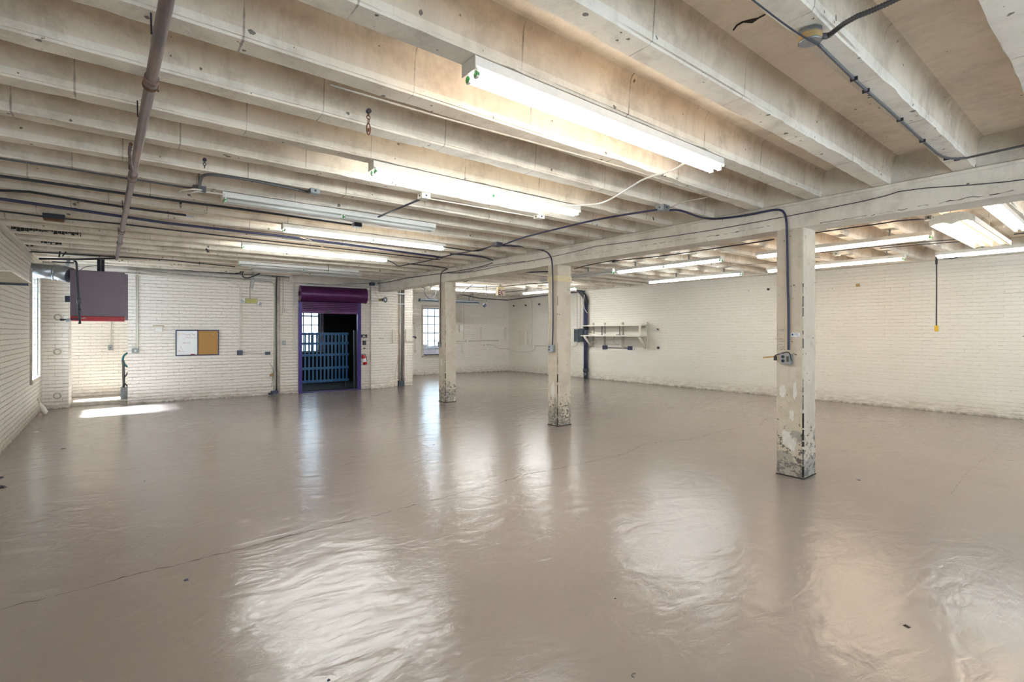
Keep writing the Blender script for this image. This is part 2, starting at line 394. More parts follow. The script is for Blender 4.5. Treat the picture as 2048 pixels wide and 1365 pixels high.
ribbon(gc, [gf(u, v, .003) for u, v in ((2040, 380), (1900, 402), (1805, 420), (1750, 430), (1700, 437), (1640, 447))], (-1, 0, 0), .006, .001, 5, .15)
ribbon(gc, [gf(u, v, .003) for u, v in ((1540, 452), (1440, 470), (1350, 482), (1180, 508), (1150, 512))], (-1, 0, 0), .005, .001, 6, .3)
gc.build('crack', 'crack', girder)
# concrete edge beams where the slab meets the back wall and left wall
m = MB(); m.bb(3.55, 5.70, 13.42, 13.75, 2.86, 3.29); m.build('trim_1', 'girder', kind='structure')
m = MB(); m.bb(SX0 - .36, SX0 + .02, SY0, 13.9, 3.0, 3.03); m.build('trim_2', 'cream', kind='structure')
m = MB(); m.bb(SX0 - .40, SX0 - .10, SY0, 14.1, 3.03, 3.29); m.build('trim_3', 'girder', kind='structure')
m = MB(); m.quad((6.98, 16.7, 3.29), (12.7, 16.1, 3.29), (12.7, 16.1, 2.98), (6.98, 16.7, 2.98)); m.box((9.9, 16.62, 3.15), (5.9, .3, .3), -.11); m.build('trim_4', 'girder', kind='structure')
m = MB(); m.bb(-1.5, 3.6, 14.0, 14.5, 3.0, 3.29); m.build('trim_5', 'girder', kind='structure')
# soot and mould on two joists by the left wall, crack in the slab
for (ua, ub, v, sd) in ((22, 160, 452, 1), (30, 68, 487, 2), (82, 132, 487, 3)):
    q = atz(ua, v, 3.07); k = round((q.y + .085 - 1.58) / .605); jo = LEFTJ[k]; y = 1.58 + .605 * k; xa = aty(ua, v, y - .085).x; xb = aty(ub, v, y - .085).x; rnd = random.Random(sd)
    m = MB(); x = xa
    while x < xb:
        w_ = rnd.uniform(.012, .05); lo = 3.036 + rnd.uniform(0, .025) * (1 + (x - xa) / (xb - xa)); hi = 3.16 - rnd.uniform(0, .08) * (x - xa) / (xb - xa)
        f_ = lambda z: y - .0785 - max(0, z - 3.075) * .081
        if rnd.random() < .86: m.quad((x, f_(lo), lo), (x + w_ * .95, f_(lo), lo + rnd.uniform(-.01, .01)), (x + w_ * .9, f_(hi), hi), (x + rnd.uniform(0, .01), f_(hi), hi))
        x += w_
    m.build('mould_stain', 'mould', jo)
m = MB(); ribbon(m, [atz(u, v, SZ - .0015) for u, v in ((1424, 78), (1450, 66), (1476, 52), (1500, 42), (1530, 28))], (0, 0, -1), .022, .0, 8, .1); m.build('crack', 'crack', bpy.data.objects['ceiling'])
m = MB(); m.bb(12.62, 13.3, SY0, 17.2, 3.02, 3.29); m.build('trim_12', 'girder', kind='structure')
m = MB(); m.bb(5.66, 7.3, 13.62, 17.0, 2.98, 3.29); m.build('trim_13', 'girder', kind='structure')
# floor cracks
FP = lambda L: [atz(u, v, 0) for u, v in L]
m = MB()
ribbon(m, FP([(0, 1220), (160, 1180), (230, 1160), (300, 1142), (345, 1133), (420, 1113), (480, 1100), (530, 1085), (600, 1067), (650, 1055), (700, 1043), (760, 1030), (800, 1018), (870, 1001), (920, 987), (1000, 966), (1050, 950), (1110, 939), (1180, 924), (1250, 909), (1290, 888), (1380, 879), (1440, 864), (1500, 850), (1520, 850), (1533, 838)]), (0, 0, 1), .011, .0008, 1, .10)
m.build('crack', 'crack', floor)
m = MB(); ribbon(m, FP([(2047, 850), (2035, 862), (2015, 882), (1996, 893), (1985, 905), (1940, 940), (1900, 990)]), (0, 0, 1), .005, .0008, 2, .45); m.build('crack', 'crack', floor)
m = MB(); ribbon(m, FP([(1640, 888), (1700, 897), (1750, 904), (1830, 914), (1890, 926), (2048, 955)]), (0, 0, 1), .004, .0008, 3, .5); m.build('crack', 'crack', floor)
m = MB(); ribbon(m, FP([(930, 1075), (965, 1067), (1000, 1062), (1090, 1060)]), (0, 0, 1), .003, .0008, 4, .6); m.build('crack', 'crack', floor)

# niche behind the heater: side walls, back wall, lit by its own window
NY = 15.6
m = MB(); vquad(m, (-1.5, NY), (.6, NY), 0, 3.0); vquad(m, (.45, 14.28), (.45, NY), 0, 3.0)
m.build('wall_niche', 'brick', kind='structure')
panel('wall_niche_side', (-1.5, 14.08), (-1.5, NY), 0, 3.0, [(.55, .95, 1.1, 2.3)], .3, 'brick')
m = MB(); m.bb(-1.5, .6, 14.3, NY, .0, .05); m.build('trim_6', 'creamd', kind='structure')

# lift lobby behind the shutter
LX0, LX1, LY = 3.2, 6.6, 16.6
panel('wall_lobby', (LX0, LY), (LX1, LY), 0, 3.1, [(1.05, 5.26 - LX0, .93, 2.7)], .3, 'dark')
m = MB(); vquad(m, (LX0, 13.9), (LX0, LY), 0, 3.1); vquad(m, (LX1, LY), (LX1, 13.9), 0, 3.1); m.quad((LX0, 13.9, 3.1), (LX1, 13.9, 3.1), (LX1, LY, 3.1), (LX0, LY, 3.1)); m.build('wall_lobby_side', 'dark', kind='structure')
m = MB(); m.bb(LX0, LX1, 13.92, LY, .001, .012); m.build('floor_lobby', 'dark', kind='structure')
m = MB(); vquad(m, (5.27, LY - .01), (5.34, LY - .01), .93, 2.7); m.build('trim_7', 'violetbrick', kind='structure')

# windows: frame > pane, bars
def window(n_, cx, cy, z0, z1, wdt, ang, cols, rows, frame=.05, heavy=()):
    o = bpy.data.objects.new(f'window_{n_}', None); C.objects.link(o); o.location = (cx, cy, z0); o.rotation_euler = (0, 0, ang); o['kind'] = 'structure'
    h = z1 - z0; m = MB()
    for x in (-wdt / 2 + frame / 2, wdt / 2 - frame / 2): m.box((x, 0, h / 2), (frame, .06, h))
    for z in (frame / 2, h - frame / 2): m.box((0, 0, z), (wdt - 2 * frame, .06, frame))
    m.build('window_frame', 'mullion', o, local=True)
    m = MB()
    for i in range(1, cols): x = -wdt / 2 + wdt * i / cols; m.box((x, 0, h / 2), (.032, .035, h - 2 * frame))
    for j in range(1, rows): z = h * j / rows; m.box((0, 0.001, z), (wdt - 2 * frame, .036, .045 if j in heavy else .030))
    m.build('glazing_bar', 'mullion', o, local=True)
    m = MB(); m.box((0, 0, h / 2), (wdt - 2 * frame, .004, h - 2 * frame)); m.build('pane', 'glass', o, local=True)
    return o
window(1, SX0 - .22, 12.82, .78, 2.66, 1.20, math.pi / 2, 4, 6)
window(2, 9.53, 16.52 + .20, .93, 2.50, 1.10, -.11, 4, 5, heavy=(2, 4))
window(3, 4.755, LY + .16, .93, 2.7, 1.01, 0, 4, 6, heavy=(2, 4))
m = MB(); m.box((9.53, 16.47, .70), (1.2, .12, .05), -.11); m.build('trim_8', 'creamd', kind='structure')
m = MB(); m.box((9.53, 16.505, .74), (1.06, .1, .035), -.11); m.build('trim_9', 'crack', kind='structure')
# moulding round the far window
m = MB()
for s_, zz, sx, sz in ((8.94, 1.6, .06, 1.9), (10.12, 1.6, .06, 1.9)): m.box((*fp(s_), zz), (sx, .05, sz), -.11)
m.box((*fp(9.53), 2.56), (1.24, .05, .05), -.11); m.build('trim_10', 'creamd', kind='structure')
# moulding down the near side of the left window
m = MB(); m.bb(SX0 - .01, SX0 + .03, 12.16, 12.22, .66, 2.72); m.bb(SX0 - .01, SX0 + .04, 12.16, 13.46, .68, .745); m.bb(SX0 - .01, SX0 + .03, 13.42, 13.47, .7, 2.72); m.build('trim_11', 'creamd', kind='structure')
# masonry seen low through the windows
m = MB(); rnd = random.Random(9)
for i in range(14): x = 8.3 + i * .2; hh = rnd.uniform(.92, 1.12); m.bb(x, x + .2, 17.6, 17.9, 0, hh)
m.build('wall_outside', 'parapet', kind='structure')
m = MB(); m.bb(-9, 20, 19.0, 19.2, -.1, 0.0); m.build('ground', 'parapet', kind='structure')

# ================================================================ COLUMNS
def column(x0, x1, y0, y1, label, seed, patches=()):
    rnd = random.Random(seed); c = thing('concrete_column', label, 'column', ((x0 + x1) / 2, (y0 + y1) / 2, 0), 'concrete columns under the girder')
    m = MB(); H = 2.745; n = 60; rows = []
    for i in range(n + 1):
        z = H * i / n; r = []
        for cx, cy, sx, sy in ((x0, y0, 1, 1), (x1, y0, -1, 1), (x1, y1, -1, -1), (x0, y1, 1, -1)):
            low = max(0, 1 - z / .95)
            c1 = .006 + (rnd.random() ** 3) * (.008 + .03 * low)
            c2 = .006 + (rnd.random() ** 3) * (.008 + .03 * low)
            if (sx, sy) in ((1, 1), (1, -1)): r += [Vector((cx, cy + sy * c1, z)), Vector((cx + sx * c2, cy, z))]
            else: r += [Vector((cx + sx * c2, cy, z)), Vector((cx, cy + sy * c1, z))]
        r = [r[0], r[1], r[2], r[3], Vector(r[5]), Vector(r[4]), Vector(r[7]), Vector(r[6])]
        rows.append(r)
    for r in rows: m.v += r
    for i in range(n):
        for j in range(8): a = i * 8 + j; b = i * 8 + (j + 1) % 8; m.f.append((a, b, b + 8, a + 8)); m.sm.append(False)
    m.build('shaft', 'column', c)
    # dark broken line down the arris that faces the room
    m = MB(); z = .02
    while z < 2.3:
        L = rnd.uniform(.02, .16); w_ = rnd.uniform(.002, .007) * (1.9 if z < .8 else 1)
        if rnd.random() < (.9 if z < 1.1 else .45):
            m.box((x0 + .003, y0 + .003, z + L / 2), (w_ * 1.5, w_ * 1.5, L), math.radians(45))
        z += L + rnd.uniform(0, .05)
    m.build('chipped_edge', 'crack', c)
    m = MB()
    m.bb(x0 - .004, x1 + .004, y0 - .004, y1 + .004, 0, .012); m.build('base_joint', 'crack', c)
    for k, (pl_, cu, cz, ww, hh) in enumerate(patches):          # pale repair patches with ragged outline
        m = MB(); N = 22; ctr = (x0 - .0015, cu, cz) if pl_ == 'x' else (cu, y0 - .0015, cz); ring = []
        for j in range(N):
            a = 2 * math.pi * j / N; rr = rnd.uniform(.55, 1.05)
            ring.append(Vector((ctr[0], ctr[1] + math.cos(a) * ww / 2 * rr, ctr[2] + math.sin(a) * hh / 2 * rr)) if pl_ == 'x' else Vector((ctr[0] + math.cos(a) * ww / 2 * rr, ctr[1], ctr[2] + math.sin(a) * hh / 2 * rr)))
        i0 = len(m.v); m.v += ring; m.f.append(tuple(range(i0, i0 + N))); m.sm.append(False); m.build('plaster_patch', 'patch', c)
    return c
col1 = column(5.84, 6.17, 2.285, 2.565, 'square cream concrete column nearest the camera, worn grey at its foot, wooden batten sticking out', 11, (('x', 2.50, .93, .08, .18), ('x', 2.37, .95, .05, .22), ('x', 2.40, .68, .06, .16), ('x', 2.46, .42, .12, .22), ('x', 2.39, .36, .08, .2)))
col2 = column(5.85, 6.17, 6.13, 6.37, 'middle square concrete column with a band of yellow tape near its top', 12, (('x', 6.25, .62, .12, .30),))
col3 = column(5.85, 6.13, 9.78, 10.08, 'square cream concrete column farthest back, beside the gridded window', 13, (('x', 9.95, .9, .1, .2),))
m = MB(); c_ = gf(1120, 559); z0 = c_.z
m.bb(5.842, 6.178, 6.122, 6.378, 2.47, 2.55)
m.build('tape_band', 'tape', col2)
m = MB(); m.bb(5.846, 6.174, 6.120, 6.13, 2.455, 2.50); m.build('tape_band', 'tape', col2)

# ================================================================ FLUORESCENT STRIP LIGHTS
LG = 'fluorescent strip lights under the ceiling'
def strip(label, cx, cy, z, length, rz, lamp, tandem=True, ntube=2, width=.11, reflector=False, name='strip_light', housing='white', name_holder='lamp_holder'):
    """local frame: x along the fixture, z=0 at the underside of the housing"""
    o = thing(name, label, 'light', (cx, cy, z), LG, rz); L = length
    m = MB(); m.extr([(-width / 2, 0), (-width / 2, .052), (width / 2, .052), (width / 2, 0), (width / 2 - .012, -.004), (-width / 2 + .012, -.004)], (-L / 2, 0, 0), (1, 0, 0), L, (0, 1, 0))
    if reflector: m.extr([(-width / 2 - .05, -.03), (-width / 2, .006), (-width / 2, .012), (-width / 2 - .053, -.025)], (-L / 2, 0, 0), (1, 0, 0), L, (0, 1, 0)); m.extr([(width / 2 + .05, -.03), (width / 2 + .053, -.025), (width / 2, .012), (width / 2, .006)], (-L / 2, 0, 0), (1, 0, 0), L, (0, 1, 0))
    m.build('housing', housing, o, local=True, bevel=.002)
    offs = [0] if ntube == 1 else [-width * .29, width * .29]
    spans = [(-L / 2 + .03, L / 2 - .03)] if not tandem else [(-L / 2 + .03, -.022), (.022, L / 2 - .03)]
    for oy in offs:
        for a, b in spans:
            m = MB(); m.tube([(a, oy, -.030), (b, oy, -.030)], .0175, 14); m.build('tube', lamp or 'lampoff', o, local=True)
            for x, sgn in ((a, 1), (b, -1)):
                m = MB(); m.box((x - .008 * sgn, oy, -.022), (.016, .032, .056)); h = m.build(name_holder, 'white', o, local=True, bevel=.003)
                if sgn == 1:
                    m = MB(); m.tube([(x - .0165, oy, -.030), (x + .003, oy, -.030)], .0185, 12); m.build('rotary_collar', 'green', h, local=True)
    for sx in (-1, 1): MB().box((sx * (L / 2 + .002), 0, .018), (.004, width + .004, .07)).build('end_plate', housing, o, local=True)
    if z < 2.95 and not reflector:
        for sx in (-L * .3, L * .3):
            if rz: sx = (1.58 + .605 * round((cy + sx - 1.58) / .605)) - cy
            top_ = JZ if rz else SZ
            MB().box((sx, 0, .052 + (top_ - z - .052) / 2), (.02, .03 if rz else .012, top_ - z - .052)).build('mounting_strap', 'box', o, local=True)
    return o
def strip_px(label, p, q, z, lamp, along, **kw):
    a = atz(*p, z - .03); b = atz(*q, z - .03); c = (a + b) / 2
    return strip(label, c.x, c.y, z, 2.44, 0 if along == 'x' else math.pi / 2, lamp, **kw)
Zl = 2.965
strip('large lit twin-tube strip light nearest the camera, crossing the upper middle of the ceiling', 2.67, 2.185, Zl, 2.44, 0, 'lamp_soft', tandem=False, width=.125)
strip('lit strip light second back from the camera, white flexible cable at its end', 2.90, 4.0, Zl, 2.44, 0, 'lamp_cool')
strip('unlit white strip light just behind the lit second one, flexible coil at its left end', 2.08, 5.815, Zl, 2.44, 0, None)
strip('lit strip light in the row, third lit one back from the camera', 2.95, 7.025, Zl, 2.44, 0, 'lamp_cool')
strip('lit strip light farthest back of the lit ones before the roller shutter', 2.80, 8.84, Zl, 2.44, 0, 'lamp_cool', tandem=False)
strip('unlit white strip light, the nearer of two dark ones close to the roller shutter', 3.18, 11.26, Zl, 2.44, 0, None)
strip('unlit white strip light, the last one before the roller shutter wall', 3.50, 11.90, Zl, 2.44, 0, None)
Zr = 2.875
strip('warm lit strip light right behind the nearest column, end on beyond the girder', 8.44, 2.87, Zr, 2.30, math.pi / 2, 'lamp_warm', tandem=False)
strip('warm lit strip light along the long cream wall, seen behind the nearest column', 10.60, 3.68, Zr, 2.30, math.pi / 2, 'lamp_warm', tandem=False)
strip('cool lit strip light beyond the girder, between nearest and middle columns', 8.31, 5.72, Zr, 2.30, math.pi / 2, 'lamp_cool_far')
strip('cool lit strip light close to the long cream wall, above and past the wall shelf', 10.66, 6.60, Zr, 2.40, math.pi / 2, 'lamp_cool_far', tandem=False)
strip('unlit strip light beyond the girder, running out past the middle column', 8.22, 8.05, Zr, 2.30, math.pi / 2, None)
strip('lit strip light crossing behind the farthest column, in front of the gridded window', 8.29, 12.74, Zr, 2.30, 0, 'lamp_cool_strong')
strip('lit strip light behind the middle column near the far corner', 10.54, 11.45, Zr, 2.40, math.pi / 2, 'lamp_cool_strong')
strip('cool lit strip light at frame edge, against the long cream wall by the drop cord', 10.78, .95, Zr, 2.40, math.pi / 2, 'lamp_cool_far', tandem=False)
strip('bare warm lit strip light tight to the joists behind the hooded double lamp', 7.9, .975, 2.93, 2.30, 0, 'lamp_warm', tandem=False, ntube=2, width=.12)

# hooded double-lobe fixture by the girder
a = atz(1910, 440, 2.68); hx, hy = 6.45, 1.17
o = thing('hooded_light', 'double-lobed cream hooded lamp hanging on a hook beyond the girder', 'light', (hx, hy, 2.66))
Lh = 2.15; wh = .17
m = MB()
shell = [(-wh, 0), (-wh - .004, .05), (-wh + .05, .105), (wh - .05, .105), (wh + .004, .05), (wh, 0), (wh - .008, 0), (wh - .03, .06), (wh / 2, .085), (.02, .06), (0, .005), (-.02, .06), (-wh / 2, .085), (-wh + .03, .06), (-wh + .008, 0)]
i = len(m.v)
for k in (0, 1):
    for (y, z) in shell: m.v.append(Vector((Lh * k, y, z)))
n = len(shell)
for j in range(n): m.f.append((i + j, i + (j + 1) % n, i + n + (j + 1) % n, i + n + j)); m.sm.append(False)
m.build('hood', 'cream', o, local=True)
for x in (0, Lh):
    m = MB(); m.extr([(-wh, 0), (-wh - .004, .05), (-wh + .05, .105), (wh - .05, .105), (wh + .004, .05), (wh, 0), (wh - .05, .022), (.06, .022), (0, 0), (-.06, .022), (-wh + .05, .022)], (x - .002, 0, 0), (1, 0, 0), .004, (0, 1, 0)); m.build('end_plate', 'cream', o, local=True)
for y in (-wh / 2, wh / 2):
    m = MB(); m.tube([(.03, y, .038), (Lh - .03, y, .038)], .016, 12); m.build('tube', 'lamp_hood', o, local=True)
m = MB(); m.extr([(-.07, .112), (.07, .112), (0, .045)], (-.007, 0, 0), (1, 0, 0), .004, (0, 1, 0)); m.build('hanger_plate', 'cream', o, local=True)
for x in (.01, Lh - .2):
    m = MB(); m.tube([(x, 0, .09), (x, .012, .14), (x, 0, .18), (x, 0, .63)], .003, 6); m.build('hook', 'box', o, local=True)

# dark hanging strip by the far wall
o = strip('dark slate hanging strip light near the far corner, in front of the electric board', 8.55, 14.0, 2.58, 2.2, 0, None, tandem=False, width=.13, reflector=True, housing='charcoal')
m = MB()
for x in (-.9, .9): m.tube([(x, 0, .05), (x, 0, .42)], .004, 6)
m.build('hanger', 'black', o, local=True)
o2 = tag(MB().tube(smooth([(9.3, 14, 2.64), (9.28, 14, 2.8), (9.5, 14, 2.86), (9.35, 14, 2.93), (8.6, 14, 2.98)]), .008, 8).build('power_cord', 'black'), 'black cord rising from the dark hanging strip light', 'cord')

# ================================================================ ELECTRICAL ON THE CEILING AND GIRDER
def up_(p): return Vector((p.x, p.y, SZ))
def cable(label, pts, r, mat='black', name='cable', cat='cable', it=2, group=None, n=8):
    return tag(MB().tube(smooth(pts, it) if it else pts, r, n).build(name, mat), label, cat, group)
def ribbed(pts, r, it=2, pitch=.011, n=10):
    p = smooth(pts, it); L = [0]
    for a, b in zip(p, p[1:]): L.append(L[-1] + (b - a).length)
    k = min(420, int(L[-1] / (pitch / 2))); out = []; j = 0
    for i in range(k + 1):
        s_ = L[-1] * i / k
        while j < len(L) - 2 and L[j + 1] < s_: j += 1
        out.append(p[j].lerp(p[j + 1], (s_ - L[j]) / max(1e-6, L[j + 1] - L[j])))
    return MB().tube(out, r, n, rr=[r * (1.0 if i % 2 else .78) for i in range(k + 1)])
def jbox(label, c, size=.1, h=.05, mat='box', rz=0.0, name='junction_box', knock=True):
    c = Vector(c); k_ = round((c.y - 1.58) / .605); near = abs(c.y - 1.58 - .605 * k_) < .10
    if near and c.z > 2.9: c.z = JZ - h / 2
    o = thing(name, label, 'junction box', (c.x, c.y, c.z - h / 2), 'junction boxes'); o.rotation_euler[2] = rz
    MB().box((0, 0, h / 2), (size, size, h)).build('box_body', mat, o, local=True, bevel=.004)
    MB().box((0, 0, -.002), (size * .96, size * .96, .005)).build('cover_plate', mat, o, local=True, bevel=.002)
    if not near: MB().tube([(0, 0, h), (0, 0, SZ - c.z + h / 2)], .006, 6).build('stem', mat, o, local=True)
    if knock:
        m = MB(); m.disc((0, -size / 2 - .002, h / 2), (0, 1, 0), .011, .003, 12).disc((-size / 2 - .002, 0, h / 2), (1, 0, 0), .011, .003, 12); m.build('knockout', 'black', o, local=True)
    return o
Z = 3.0
# octagon box and conduits at the top right
c = atz(1620, 75, 2.985)
o = thing('octagon_box', 'octagonal steel ceiling box at the top right with a brown rim', 'junction box', (c.x, c.y, 2.965), 'junction boxes')
MB().disc((0, 0, 0), (0, 0, 1), .052, .052, 8).build('box_body', 'box', o, local=True)
MB().tube([(0, 0, .001), (0, 0, .03)], .0535, 8, caps=False).build('rim', 'wood', o, local=True)
MB().disc((0, 0, -.004), (0, 0, 1), .05, .005, 8).build('cover_plate', 'steel', o, local=True)
MB().tube([(.03, -.03, .022), (.055, -.055, .022)], .014, 12).build('connector', 'conduit', o, local=True)
tag(ribbed([c + Vector((.055, -.055, -.0)), atz(1700, 38, 2.99), atz(1760, 15, 2.99), atz(1850, -30, 2.99), atz(2000, -110, 3.0)], .0125, 1).build('flexible_conduit', 'conduit'), 'dark ribbed flexible conduit leaving the octagonal box', 'conduit')
cable('thin black cable along the joist above the octagonal box', [atz(1470, -30, 3.005), atz(1505, 0, 3.003), atz(1560, 42, 3.0), atz(1600, 70, 2.955), atz(1640, 92, 2.955)], .004)
cable('dark conduit running down the joist from the octagonal box to the girder', [atz(u, v, 3.008) for u, v in ((1636, 88), (1660, 112), (1720, 170), (1800, 240), (1868, 303), (1890, 317), (1925, 318), (1960, 310), (2048, 291), (2100, 280))], .0085, 'conduit', 'conduit', 'conduit', 1)
for u, v in ((1708, 158), (1732, 182), (1800, 240), (1845, 282), (1893, 318), (1914, 319)): p = atz(u, v, 3.006); tag(MB().box(p, (.010, .036, .02), .0).build('conduit_strap', 'black'), 'thin black strap clipping the conduit that leaves the octagonal box', 'strap', 'straps on the conduit from the octagonal box')
# box hub between the nearest columns and girder runs
hub = atz(1325, 420, 2.97); jbox('square steel box under the joists where the black conduit forks to the nearest column', hub + Vector((0, 0, .0)), .11, .06)
p1 = [hub + Vector((.05, -.02, 0)), atz(1360, 420, 2.99), atz(1395, 434, 2.985)] + [gf(1418, 438, .03), gf(1440, 438, .03), gf(1500, 430, .03), gf(1540, 421, .03), gf(1558, 419, .03), gf(1568, 424, .03), gf(1573, 440, .02), gf(1574, 480, .02), gf(1575, 560, .02), gf(1577, 620, .02), gf(1577, 700, .02)]
cable('black conduit from the forked box down the face of the nearest column', p1, .0125, 'navy', 'conduit', 'conduit', 2)
b2 = atz(995, 491, 2.975); jbox('square dark box under the joists above the middle column', b2, .12, .06, 'conduit')
cable('long black conduit crossing the joists diagonally between the two square boxes', [hub + Vector((-.05, .03, 0)), atz(1240, 431, 2.99), atz(1180, 442, 2.995), atz(1090, 464, 2.995), atz(1040, 477, 2.995), b2 + Vector((.05, -.05, .0))], .012, 'navy', 'conduit', 'conduit', 1)
cable('black conduit from the dark box down the face of the middle column', [b2 + Vector((.06, 0, 0)), atz(1030, 492, 2.99), gf(1068, 497, .03), gf(1090, 502, .03), gf(1100, 510, .03), gf(1105, 525, .02), gf(1106, 600, .02), gf(1106, 650, .02), gf(1105, 693, .02)], .011, 'navy', 'conduit', 'conduit', 2)
cable('thin conduit from the forked box back along the joist underside', [hub + Vector((.04, -.04, 0)), atz(1355, 408, 2.99), atz(1375, 402, 2.995), atz(1412, 396, 3.005), atz(1420, 390, 3.008), atz(1300, 352, 3.008), atz(1230, 330, 3.008), atz(1060, 283, 3.008), atz(900, 240, 3.008), atz(660, 170, 3.008)], .0065, 'creamd', 'conduit', 'conduit', 1)
cable('black cable from the dark box towards the farthest column', [b2 + Vector((-.06, .02, 0)), atz(975, 496, 2.99), atz(955, 504, 2.98), atz(920, 499, 2.99), atz(887, 494, 2.94)], .010)
cable('black cable run under the joists to the last lit strip light', [b2 + Vector((-.05, .04, 0)), atz(960, 500, 2.99), atz(900, 510, 2.99), atz(850, 524, 2.99), atz(810, 530, 2.99), atz(797, 534, 2.985), atz(785, 525, 2.97), atz(770, 519, 2.95)], .010)
cable('black conduit stub from the cable fork to the girder by the farthest column', [atz(815, 528, 2.99), atz(860, 532, 2.99), gf(898, 537, .03), gf(888, 541, .03), gf(882, 546, .03), gf(881, 560, .02), gf(881, 620, .02), gf(881, 688, .02)], .010, 'black', 'conduit', 'conduit', 1)
cable('thin black wire sagging along the face of the girder past the nearest column', [gf(u, v, .012) for u, v in ((2100, 352), (1990, 367), (1810, 379), (1760, 396), (1600, 428), (1500, 447), (1380, 468), (1200, 492), (1190, 493), (1150, 504), (1060, 523), (1000, 532), (960, 541), (920, 547), (900, 547))], .004, it=1)
cable('doubled black wires sagging along the girder near the roller shutter', [gf(u, v, .02) for u, v in ((985, 526), (960, 535), (900, 545), (870, 549), (840, 553), (812, 557), (790, 562), (765, 566), (750, 567))], .007, it=1)
cable('thin wire along the girder just above the sagging pair', [gf(u, v, .015) for u, v in ((1050, 523), (980, 531), (930, 545), (880, 547), (845, 552), (800, 557))], .004, it=1)
# right-bay runs
cable('black conduit crossing the right bay from middle to nearest column', [atz(u, v, 3.005) for u, v in ((1148, 538), (1157, 536), (1170, 532), (1215, 523), (1240, 521), (1330, 512), (1430, 497), (1500, 487), (1548, 479))], .010, 'black', 'conduit', 'conduit', 1)
jbox('small dark box on the conduit crossing the right bay', atz(1230, 523, 3.0), .09, .04, 'conduit')
cable('black conduit from the nearest column to the hooded lamp', [atz(u, v, 3.005) for u, v in ((1560, 478), (1630, 466), (1700, 456), (1760, 448), (1800, 441), (1848, 439))], .008, 'black', 'conduit', 'conduit', 1)
jbox('small steel connector box feeding the hooded lamp', atz(1858, 436, 3.0), .07, .04)
cable('cream cable from the connector box into the hooded lamp', [atz(u, v, 3.005) for u, v in ((1866, 435), (1885, 432), (1912, 428))], .008, 'creamd')
cable('long conduit crossing the joists behind the warm strip lights', [atz(u, v, 3.005) for u, v in ((1640, 506), (1720, 497), (1800, 489), (1860, 483), (1935, 478), (1960, 476))], .007, 'conduit', 'conduit', 'conduit', 0)
cable('second conduit just under the first behind the warm strip lights', [atz(u, v, 3.005) for u, v in ((1760, 497), (1850, 489), (1900, 485), (1935, 483))], .007, 'conduit', 'conduit', 'conduit', 0)
jbox('round-edged steel box beside the hooded lamp', atz(1938, 486, 2.96), .11, .06)
jbox('small white box over the warm strip light by the cream wall', atz(1674, 511, 2.97), .10, .05, 'cream')
cable('black conduit beyond the hooded lamp at the frame edge', [atz(u, v, 3.005) for u, v in ((2028, 469), (2060, 465), (2120, 460))], .008, 'black', 'conduit', 'conduit', 0)
cable('thin steel wire running over the cool strip light by the cream wall', [atz(u, v, 3.005) for u, v in ((1350, 520), (1420, 538), (1480, 531), (1560, 524), (1640, 515))], .004, 'conduit', 'cable', 'cable', 1)
# drop cord
p = atz(1873, 515, 2.98); o = thing('drop_cord', 'black drop cord hanging before the long cream wall with a yellow socket', 'cord', (p.x, p.y, 1.9))
zb = onp(1873, 652, (0, 1, 0), p.y).z
MB().tube(smooth([p + Vector((.35, -.3, .02)), p + Vector((.2, -.17, -.03)), p, p + Vector((0, 0, -.1)), Vector((p.x + .01, p.y, 2.4)), Vector((p.x - .005, p.y, zb + .1)), Vector((p.x, p.y, zb))]), .011, 8).build('cord', 'black', o)
MB().box((p.x, p.y, zb - .05), (.055, .05, .11)).build('socket', 'yellow', o, bevel=.008)
MB().tube([p + Vector((0, 0, .03)), p + Vector((0, 0, -.13))], .019, 10).build('strain_relief', 'black', o)
# far right-bay cables
cable('long black conduit under the joists beyond the middle column', [atz(u, v, 3.005) for u, v in ((905, 574), (960, 575), (1010, 573), (1060, 568), (1097, 566))], .012, 'black', 'conduit', 'conduit', 0)
cable('black cable sweeping from the girder to the far bay', [atz(u, v, 3.005) for u, v in ((900, 508), (945, 511), (980, 517), (1000, 530), (1015, 541), (1040, 544), (1060, 545), (1100, 543))], .014, 'navy', it=2)
cable('black conduit angled up to the far corner ceiling', [atz(u, v, 3.005) for u, v in ((1005, 585), (1040, 582), (1060, 578), (1085, 577))], .010, 'black', 'conduit', 'conduit', 0)
m = MB(); m.tube(smooth([fw(u, v, .10) for u, v in ((812, 583), (850, 583), (900, 585), (960, 597), (1017, 601))], 0), .02, 8); tag(m.build('conduit', 'conduit'), 'dark conduit high along the far wall over the gridded window', 'conduit')
m = MB(); m.tube([rw(1019, 600, .08), rw(1060, 595, .08), rw(1100, 590, .08), rw(1170, 583, .08)], .018, 8); tag(m.build('conduit', 'conduit'), 'dark conduit high on the cream wall running to the black soil pipe', 'conduit')
m = MB(); m.tube([rw(1180, 580, .06), rw(1300, 569, .06), rw(1340, 566, .06)], .012, 8); tag(m.build('conduit', 'navy'), 'navy conduit along the top of the cream wall above the shelf', 'conduit')
